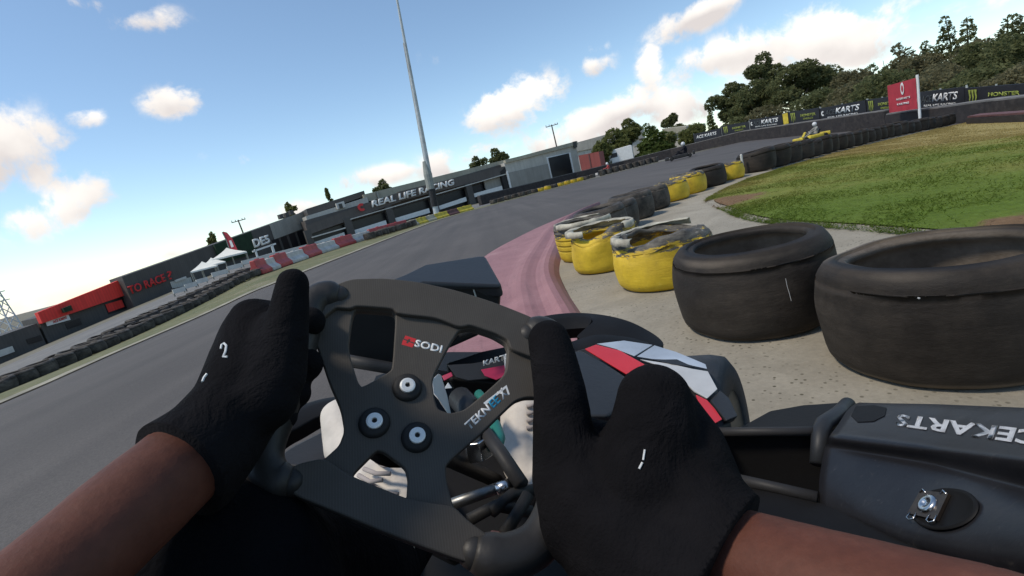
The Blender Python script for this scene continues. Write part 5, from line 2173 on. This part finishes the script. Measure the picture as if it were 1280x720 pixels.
# lettering, upside down from the seat (it reads from outside the kart)
cu = bpy.data.curves.new('pl', 'FONT')
cu.body = 'ACEKARTS'
cu.offset = .028
cu.shear = .25
cu.resolution_u = 2
t_ob = bpy.data.objects.new('pl', cu)
col.objects.link(t_ob)
me = bpy.data.meshes.new_from_object(t_ob.evaluated_get(bpy.context.evaluated_depsgraph_get()))
bpy.data.objects.remove(t_ob)
bm = bmesh.new()
bm.from_mesh(me)
bmesh.ops.triangulate(bm, faces=bm.faces)
bmesh.ops.subdivide_edges(bm, edges=[e_ for e_ in bm.edges if e_.calc_length() > .25], cuts=1)
xs = [v_.co.x for v_ in bm.verts]
ys = [v_.co.y for v_ in bm.verts]
x0_, x1_, y0_, y1_ = min(xs), max(xs), min(ys), max(ys)
for v_ in bm.verts:
    u_ = 1 - (v_.co.x - x0_) / (x1_ - x0_)       # 0 at the S, picture left
    w_ = (v_.co.y - y0_) / (y1_ - y0_)           # 0 = foot of the letters = upper side here
    u_ = u_ ** 1.12
    x_ = 1120 + u_ * 225
    yt_ = 516.5 + (x_ - 1120) * .118
    yb_ = 532 + (x_ - 1120) * .143
    v_.co = podp(x_ - (1 - w_) * 2, yt_ + (yb_ - yt_) * w_, .004)
r_ = bmesh.ops.extrude_face_region(bm, geom=bm.faces[:])
bmesh.ops.recalc_face_normals(bm, faces=bm.faces)
bm.to_mesh(me)
bm.free()
me.materials.clear()
me.materials.append(MT['brightwhite'])
lo = bpy.data.objects.new('lettering', me)
col.objects.link(lo)
lo.parent = pod
# flat black patch drawing the hollow at the pod's front top
hl = [podp(x_, y_, .0012) for x_, y_ in ((1064, 520), (1070, 508), (1092, 507), (1108, 510), (1106, 520), (1092, 527), (1072, 528))]
mb = MB()
mb.prism(hl, V((0, 0, .0008)))
sub(mb.build('moulded_hollow', 'black', None), pod)

# recess with the steel clip
ctr = podp(1180, 637, 0)
n0 = (podp(1150, 640, 0) - ctr)
e1 = (podp(1210, 640, 0) - podp(1150, 634, 0)).normalized()
e2 = (podp(1180, 615, 0) - podp(1180, 655, 0)).normalized()
e2 = (e2 - e1 * e2.dot(e1)).normalized()
en = e1.cross(e2)
if en.dot(CAM - ctr) < 0:
    en = -en
mb = MB()
rng = 36
k_ = .70 / F
for rr_, zz in ((33, .0015), (31, .0035), (28, .0015)):
    mb.v += [ctr + e1 * math.cos(2 * PI * q / rng) * rr_ * k_ + e2 * math.sin(2 * PI * q / rng) * rr_ * .62 * k_ + en * zz for q in range(rng)]
for a_ in range(2):
    for q in range(rng):
        mb.f.append([a_ * rng + q, a_ * rng + (q + 1) % rng, (a_ + 1) * rng + (q + 1) % rng, (a_ + 1) * rng + q])
mb.f.append([2 * rng + q for q in range(rng)])
sub(mb.build('clip_recess', 'black', None, smooth=True), pod)
cc = ctr - e1 * 13 * k_ + en * .002
mb = MB()
def cpt(a, b, z):
    return cc + e1 * a * k_ + e2 * b * k_ + en * z
mb.prism([cpt(-17, -10, 0), cpt(16, -13, 0), cpt(16, 13, 0), cpt(-15, 15, 0)], en * .003)
clip = sub(mb.build('steel_clip', 'clipsteel', None), pod)
mb = MB()
Mx = Matrix.Translation(cpt(0, 1, .003)) @ Matrix((e1, e2, en)).transposed().to_4x4()
mb.lathe([(.0003, .001), (3 * k_, .001), (3.5 * k_, .0025), (7.5 * k_, .003), (9 * k_, .0015), (9.3 * k_, 0)], 24, Mx)
sub(mb.build('clip_screw', 'metal', None, smooth=True), clip)
for a_ in (-14, 8):
    mb = MB()
    mb.tube([cpt(a_, -9, .003), cpt(a_, -15, .004), cpt(a_ + 4, -17, .004), cpt(a_ + 8, -15, .004), cpt(a_ + 7, -9, .003)], .0007, 8)
    sub(mb.build('wire_loop', 'metal', None, smooth=True), clip)
    mb = MB()
    mb.tube([cpt(a_, 12, .003), cpt(a_ + 3, 15, .004), cpt(a_ + 7, 12, .003)], .0009, 8)
    sub(mb.build('wire_loop', 'metal', None, smooth=True), clip)

# seat, left pod and rear of the kart (behind and below the view)
mb = MB()
sp_ = [(-.2, .10), (-.22, -.05), (-.22, -.30), (-.23, -.42), (-.22, -.52)]
sz_ = [.16, .13, .14, .30, .62]
for (hw, y_), z_ in zip([(.17, .10), (.2, -.05), (.21, -.30), (.22, -.42), (.21, -.52)], sz_):
    mb.v += [V((-hw - .03, y_, z_ + .12)), V((-hw, y_, z_)), V((0, y_ - .02, z_ - .03)), V((hw, y_, z_)), V((hw + .03, y_, z_ + .12))]
for i in range(4):
    for j in range(4):
        k = i * 5 + j
        mb.f.append([k, k + 1, k + 6, k + 5])
se = mb.build('seat', 'black', kart, smooth=True)
so = se.modifiers.new('s', 'SOLIDIFY')
so.thickness = .012
solid('side_pod', [V((-.62, -.45, .30)), V((-.36, -.45, .30)), V((-.38, .25, .30)), V((-.66, .32, .30))], V((0, 0, -.22)), 'pod', bevel=.05, seg=4)
for x_, y_, in ((-.55, -.72), (.55, -.72)):
    mb = MB()
    Mx = Matrix.Translation((x_, y_, .14)) @ Matrix.Rotation(PI / 2, 4, 'Y')
    mb.lathe([(.08, -.1), (.12, -.1), (.14, -.08), (.14, .08), (.12, .1), (.08, .1)], 40, Mx, closed=True)
    mb.build('rear_wheel', 'rubber', kart, smooth=True)
mb = MB()
mb.tube([V((-.62, -.72, .14)), V((.62, -.72, .14))], .02, 12)
mb.build('rear_axle', 'dullmetal', kart, smooth=True)
solid('rear_bumper', [V((-.65, -.88, .30)), V((.65, -.88, .30)), V((.65, -.98, .30)), V((-.65, -.98, .30))], V((0, 0, -.2)), 'pod', bevel=.04, seg=3)
solid('engine', [V((.24, -.35, .42)), V((.45, -.35, .42)), V((.45, -.60, .42)), V((.24, -.60, .42))], V((0, 0, -.3)), 'dullmetal', bevel=.03)

# ------------------------------------------------------------------ the driver
drv = empty('person', (0, -.3, 0), 'driver in black gloves and black trousers gripping the steering wheel with both hands', 'person')


def rpx(px_, d):
    return px_ * d / F


def C(*l):
    """chain of (x, y, d, radius in px)"""
    return [(D(x, y, d), r * d * ray(x, y).dot(FW) ** 1.5 / F) for x, y, d, r in l]


Lsh, Rsh = V((-.20, -.22, .62)), V((.19, -.22, .62))
La = C((-90, 850, .33, 116), (20, 768, .335, 98), (110, 686, .35, 82), (180, 622, .365, 73), (235, 575, .38, 64), (300, 520, .41, 46))
Ra = C((1420, 850, .34, 118), (1270, 802, .35, 110), (1130, 770, .365, 102), (1010, 738, .38, 92), (920, 700, .40, 72), (860, 665, .42, 50))
body_ch = [
    [(V((0, -.34, .24)), .15), (V((0, -.38, .40)), .14), (V((0, -.36, .55)), .15), (V((0, -.34, .64)), .12), (V((0, -.33, .74)), .06), (V((0, -.32, .82)), .07), (V((0, -.32, .92)), .095)],
    [(V((0, -.34, .62)), .11), (Lsh, .065), (V((-.28, -.06, .52)), .052)] + [La[0], La[1], La[2], La[3], La[4], La[5]],
    [(V((0, -.34, .62)), .11), (Rsh, .065), (V((.34, -.04, .48)), .052)] + [Ra[0], Ra[1], Ra[2], Ra[3], Ra[4], Ra[5]],
    [(V((-.08, -.3, .22)), .10), (V((-.15, -.02, .33)), .07), (D(350, 722, .52), .045), (D(440, 730, .58), .04), (D(512, 655, .82), .03)],
    [(V((.08, -.3, .22)), .10), (V((.13, .02, .30)), .07), (V((.17, .30, .35)), .05), (V((.12, .55, .29)), .04), (D(695, 640, .84), .03)],
]
organic('body', body_ch, .008, 'skin', drv, 6)
organic('trousers', [
    [(V((-.09, -.3, .22)), .135), (V((-.15, -.02, .33)), .105), (D(270, 745, .46), .085), (D(350, 722, .52), .068), (D(440, 730, .58), .056), (D(512, 665, .78), .045)],
    [(V((.09, -.3, .22)), .135), (V((.13, .02, .30)), .10), (V((.17, .30, .35)), .082), (V((.12, .55, .29)), .062), (D(700, 645, .80), .05)],
    [(V((-.09, -.36, .24)), .15), (V((.09, -.36, .24)), .15)],
], .008, 'trouser', drv, 5)
organic('shirt', [[(V((0, -.38, .34)), .165), (V((0, -.37, .52)), .17), (V((0, -.35, .62)), .14)], [(V((-.1, -.33, .61)), .10), (Lsh, .08), (V((-.25, -.12, .56)), .07)], [(V((.1, -.33, .61)), .10), (Rsh, .08), (V((.28, -.12, .52)), .07)]], .012, 'jacket', drv, 4)
mb = MB()
mb.sphere((0, -.36, .99), (.135, .165, .15), 24, 16)
mb.build('helmet', 'helmet', drv, smooth=True)


def cut(ob, p, n_):
    bm = bmesh.new()
    bm.from_mesh(ob.data)
    off_ = V(drv['_o'])
    r_ = bmesh.ops.bisect_plane(bm, geom=bm.verts[:] + bm.edges[:] + bm.faces[:], plane_co=p, plane_no=n_.normalized(), clear_inner=True)
    ed = [e_ for e_ in r_['geom_cut'] if isinstance(e_, bmesh.types.BMEdge)]
    bmesh.ops.holes_fill(bm, edges=ed)
    bm.to_mesh(ob.data)
    bm.free()
    return ob


# left glove
lg = [
    C((170, 622, .36, 82), (224, 583, .373, 75), (262, 552, .385, 66), (294, 505, .40, 54), (316, 455, .415, 54), (326, 422, .425, 50)),   # cuff to knuckles
    C((250, 598, .385, 54), (282, 562, .39, 46), (316, 512, .395, 40)),
    C((332, 500, .385, 42), (345, 450, .395, 40), (350, 420, .40, 36)),
    C((316, 400, .425, 30), (355, 402, .43, 26)),
    C((350, 470, .385, 34), (356, 430, .385, 30), (361, 392, .388, 26), (366, 354, .392, 21)),      # thumb
    C((312, 412, .44, 30), (338, 404, .49, 24), (372, 402, .50, 20), (388, 402, .465, 20)),          # index round the rim
    C((322, 440, .45, 28), (350, 440, .50, 22), (378, 448, .50, 20), (383, 456, .455, 22)),
    C((322, 470, .45, 27), (346, 480, .49, 21), (368, 488, .48, 18), (370, 492, .45, 20)),
    C((318, 500, .44, 25), (340, 515, .47, 19), (356, 520, .46, 16), (356, 522, .44, 17)),
]
cut(organic('glove', lg, .0032, 'glove', drv, 5), D(224, 583, .373), D(265, 550, .385) - D(224, 583, .373))
# right glove
rg = [
    C((1000, 752, .385, 96), (940, 718, .395, 98), (890, 680, .405, 92), (845, 615, .42, 78), (812, 565, .43, 66)),
    C((880, 735, .40, 100), (780, 680, .415, 88), (742, 630, .42, 70), (722, 590, .425, 52)),
    C((735, 650, .42, 66), (712, 600, .425, 50), (704, 540, .43, 40), (700, 490, .435, 34), (692, 450, .44, 30), (686, 426, .445, 27)),  # thumb
    C((805, 605, .41, 74), (815, 545, .405, 58), (818, 502, .41, 49), (812, 498, .43, 42)),     # knuckle lump
    C((815, 500, .42, 44), (840, 520, .43, 40), (862, 560, .43, 48), (880, 620, .42, 56)),
    C((780, 560, .47, 30), (735, 545, .50, 24), (715, 540, .50, 20)),
    C((780, 590, .47, 34), (735, 575, .50, 26), (712, 570, .50, 22)),
    C((775, 620, .47, 34), (735, 610, .50, 26), (712, 605, .50, 22)),
    C((775, 640, .46, 34), (735, 640, .48, 26), (712, 640, .48, 20)),
]
cut(organic('glove', rg, .0034, 'glove', drv, 4), D(912, 690, .40), D(862, 655, .405) - D(912, 690, .40))
# stitched white marks on the gloves
gloves = [x for x in col.objects if x.name.startswith('glove')]


def on_glove(x, y, lift=.0008):
    best = None
    for g_ in gloves:
        ok_, loc, nn_, ix = g_.ray_cast(CAM - V(drv['_o']) * 0 - g_.matrix_world.translation * 0 , ray(x, y))
        if ok_:
            d_ = (loc - CAM).length
            if best is None or d_ < best[0]:
                best = (d_, g_)
    return (CAM + ray(x, y) * (best[0] - lift), best[1]) if best else (D(x, y, .38), gloves[0])


def mark(pts, r_):
    q = [on_glove(x, y) for x, y in pts]
    mb = MB()
    mb.tube([a for a, _ in q], r_, 6)
    o = mb.build('stitched_mark', 'white', None)
    o.parent = q[0][1]


mark([(276, 436), (277, 431), (280, 429), (283, 432), (282, 439), (279, 446), (284, 446)], .0008)
mark([(259, 467), (255, 472), (253, 477)], .0009)
mark([(806, 562), (804, 575)], .0007)
mark([(803, 578), (799, 586)], .0008)

# shoes: toe to ankle, built along the pixels where they show
def shoe(name_chain, laces, ell=()):
    s = organic('shoe', name_chain, .005, 'shoe', drv, 4)
    for l in laces:
        mb = MB()
        mb.tube(l, .0035, 8)
        o = mb.build('lace', 'lace', None, smooth=True)
        o.parent = s
    return s


sl = [C((428, 522, 1.0, 26), (432, 540, .97, 30), (446, 562, .94, 34), (470, 590, .90, 40), (492, 612, .87, 40), (520, 640, .84, 38)),
      C((420, 520, 1.0, 20), (430, 560, .95, 26), (462, 604, .88, 34), (490, 640, .85, 34))]
shoe(sl, [[D(448, 594, .83), D(462, 602, .81), D(478, 600, .80)], [D(455, 586, .83), D(470, 592, .81), D(488, 592, .80)], [D(462, 604, .82), D(480, 616, .80), D(498, 618, .79)], [D(470, 576, .84), D(480, 582, .82), D(496, 580, .81)], [D(440, 600, .83), D(458, 610, .81), D(470, 612, .80)]])
sr = [C((655, 500, 1.0, 30), (656, 520, .98, 32), (654, 550, .95, 30), (652, 580, .90, 26), (660, 600, .88, 24)),
      C((675, 500, 1.0, 26), (680, 540, .96, 30), (685, 590, .90, 34), (690, 620, .86, 36))]
shoe(sr, [[D(658, 508 + 9 * k, .93 - .008 * k), D(670, 506 + 9 * k, .93 - .008 * k)] for k in range(4)])
solid('red_pedal_part', PX([(405, 566, .97), (412, 562, .97), (414, 578, .95), (407, 580, .95)]), V((0, .01, -.004)), 'red', bevel=.0005)
mb = MB()
mb.tube(PX([(502, 672, .62), (510, 676, .62), (520, 680, .62)]), .012, 8)
mb.build('sock', 'shoe', drv, smooth=True)
# KART_END

# ------------------------------------------------------------------ light and sky
world = bpy.data.worlds.new('World')
scn.world = world
world.use_nodes = True
nt = world.node_tree
bg = nt.nodes['Background']
sky = nt.nodes.new('ShaderNodeTexSky')
sky.sky_type = 'NISHITA'
sky.sun_disc = False
SUN_EL, SUN_AZ = 58.0, -105.0   # azimuth clockwise from +Y
sky.sun_elevation = math.radians(SUN_EL)
sky.sun_rotation = math.radians(SUN_AZ)
sky.air_density = .85
sky.dust_density = .2
sky.ozone_density = 2.2
tc = nt.nodes.new('ShaderNodeTexCoord')
dirn = tc.outputs['Generated']
CL = [  # px, py, half width px, half height px, tilt extra, strength
    (15, 190, 62, 55, 0, .98), (110, 235, 48, 30, -.2, .95), (60, 272, 58, 26, -.2, .8), (218, 128, 36, 19, 0, 1.0), (108, 148, 22, 14, 0, .75), (185, 25, 42, 20, 0, .75), (100, 3, 38, 14, 0, .7),
    (8, 30, 16, 22, 0, .5), (650, 132, 62, 34, -.1, 1.15), (610, 150, 34, 26, 0, .9), (745, 82, 24, 16, 0, 1.05), (748, 60, 16, 10, 0, .8), (812, 85, 17, 30, .2, 1.2), (800, 125, 40, 26, 0, .9), (862, 25, 60, 20, -.1, .95), (890, 10, 40, 13, -.1, .85),
    (985, 52, 135, 34, .02, 1.25), (905, 68, 62, 20, 0, 1.05), (1060, 45, 65, 32, 0, 1.1), (765, 145, 45, 22, 0, .75), (870, 128, 70, 28, 0, .8), (720, 165, 90, 30, 0, .8), (935, 105, 60, 30, 0, .8), (1170, 32, 80, 26, 0, .85), (1240, 8, 80, 20, 0, .8), (1100, 60, 60, 22, 0, .8),
    (60, 420, 90, 20, 0, .8), (250, 335, 90, 18, 0, .75), (400, 282, 80, 14, 0, .7),
    (580, 200, 70, 22, 0, .8), (470, 222, 60, 14, 0, .75), (210, 318, 60, 12, 0, .85), (20, 400, 60, 26, 0, .85), (150, 350, 50, 14, 0, .8), (300, 200, 45, 12, .3, .42), (560, 65, 60, 10, 0, .25), (370, 262, 60, 12, 0, .6),
]
acc = None
shade = None
nz_ = nt.nodes.new('ShaderNodeTexNoise')
nz_.inputs['Scale'].default_value = 7.0
nz_.inputs['Detail'].default_value = 9
nz_.inputs['Roughness'].default_value = .62
nz_.inputs['Distortion'].default_value = .25
L(nt, dirn, nz_.inputs['Vector'])
for (x, y, w, h, tl, st) in CL:
    c = ray(x, y)
    # frame: X along local horizon, Z up on the sky dome, Y = c
    zax = (V((0, 0, 1)) - c * c.z).normalized()
    xax = zax.cross(c) * -1
    rm_ = Matrix.Rotation(tl, 3, c)
    xax, zax = rm_ @ xax, rm_ @ zax
    yax = zax.cross(xax)
    M3 = Matrix((xax, yax, zax)).transposed()
    dist = (FW * F + RT * (x - 640) + UP * (360 - y)).length
    cosang = ray(x, y).dot(FW)
    mp = nt.nodes.new('ShaderNodeMapping')
    mp.vector_type = 'TEXTURE'
    mp.inputs['Location'].default_value = c
    mp.inputs['Rotation'].default_value = M3.to_euler('XYZ')
    sx_ = w / dist * 1.6
    sz_ = h / dist * 1.55
    mp.inputs['Scale'].default_value = (sx_, .5, sz_)
    L(nt, dirn, mp.inputs[0])
    ln = N(nt, 'ShaderNodeVectorMath', operation='LENGTH')
    L(nt, mp.outputs[0], ln.inputs[0])
    mr = nt.nodes.new('ShaderNodeMapRange')
    mr.interpolation_type = 'SMOOTHSTEP'
    mr.inputs[1].default_value = 1.0
    mr.inputs[2].default_value = 0.0
    mr.inputs[3].default_value = 0.0
    mr.inputs[4].default_value = st
    L(nt, ln.outputs['Value'], mr.inputs[0])
    sp_ = nt.nodes.new('ShaderNodeSeparateXYZ')
    L(nt, mp.outputs[0], sp_.inputs[0])
    ml = N(nt, 'ShaderNodeMath', operation='MULTIPLY')
    L(nt, sp_.outputs[2], ml.inputs[0])
    L(nt, mr.outputs[0], ml.inputs[1])
    if acc is None:
        acc, shade = mr.outputs[0], ml.outputs[0]
    else:
        a1 = N(nt, 'ShaderNodeMath', operation='MAXIMUM')
        L(nt, acc, a1.inputs[0])
        L(nt, mr.outputs[0], a1.inputs[1])
        acc = a1.outputs[0]
        a2 = N(nt, 'ShaderNodeMath', operation='ADD')
        L(nt, shade, a2.inputs[0])
        L(nt, ml.outputs[0], a2.inputs[1])
        shade = a2.outputs[0]
# density = acc + (noise-.5)*k
s1 = N(nt, 'ShaderNodeMath', operation='MULTIPLY_ADD')
L(nt, nz_.outputs['Fac'], s1.inputs[0])
s1.inputs[1].default_value = 5.2
s1.inputs[2].default_value = -2.6
s2 = N(nt, 'ShaderNodeMath', operation='ADD')
L(nt, acc, s2.inputs[0])
L(nt, s1.outputs[0], s2.inputs[1])
dens = nt.nodes.new('ShaderNodeMapRange')
dens.interpolation_type = 'SMOOTHSTEP'
dens.inputs[1].default_value = .25
dens.inputs[2].default_value = 1.0
L(nt, s2.outputs[0], dens.inputs[0])
gate = nt.nodes.new('ShaderNodeMapRange')
gate.inputs[1].default_value = .02
gate.inputs[2].default_value = .45
L(nt, acc, gate.inputs[0])
dm = N(nt, 'ShaderNodeMath', operation='MULTIPLY')
L(nt, dens.outputs[0], dm.inputs[0])
L(nt, gate.outputs[0], dm.inputs[1])
# cloud colour: lit tops, pinkish grey bases
n3 = nt.nodes.new('ShaderNodeTexNoise')
n3.inputs['Scale'].default_value = 9
n3.inputs['Detail'].default_value = 6
L(nt, dirn, n3.inputs['Vector'])
s3 = N(nt, 'ShaderNodeMath', operation='MULTIPLY_ADD')
L(nt, n3.outputs['Fac'], s3.inputs[0])
s3.inputs[1].default_value = 1.3
s3.inputs[2].default_value = -.2
s4 = N(nt, 'ShaderNodeMath', operation='ADD')
L(nt, shade, s4.inputs[0])
L(nt, s3.outputs[0], s4.inputs[1])
ccol = ramp(nt, s4.outputs[0], [(.1, (4.3, 4.0, 3.9, 1)), (.4, (5.5, 5.2, 4.95, 1)), (.85, (6.9, 6.6, 6.2, 1))])
CLOUD_OUT = ccol
skyt = mixc(nt, 1.0, sky.outputs[0], (1.06, 1.06, .97, 1), 'MULTIPLY')
mixn = mixc(nt, dm.outputs[0], skyt, ccol)
L(nt, mixn, bg.inputs['Color'])
bg.inputs['Strength'].default_value = .125

sun_d = bpy.data.lights.new('sun', 'SUN')
sun_d.energy = 2.0
sun_d.angle = math.radians(9)
sun_d.color = (1.0, .91, .78)
sun = bpy.data.objects.new('sun', sun_d)
az = math.radians(SUN_AZ)
sdir = V((math.sin(az) * math.cos(math.radians(SUN_EL)), math.cos(az) * math.cos(math.radians(SUN_EL)), math.sin(math.radians(SUN_EL))))
sun.rotation_euler = sdir.to_track_quat('Z', 'Y').to_euler()
sun.location = sdir * 50
col.objects.link(sun)

scn.view_settings.view_transform = 'Standard'
scn.view_settings.look = 'None'
scn.view_settings.exposure = 0.52
scn.view_settings.gamma = 1
scn.render.engine = 'CYCLES'
scn.cycles.use_denoising = True
scn.cycles.max_bounces = 5
for o in list(bpy.data.objects):
    if '_o' in o:
        del o['_o']
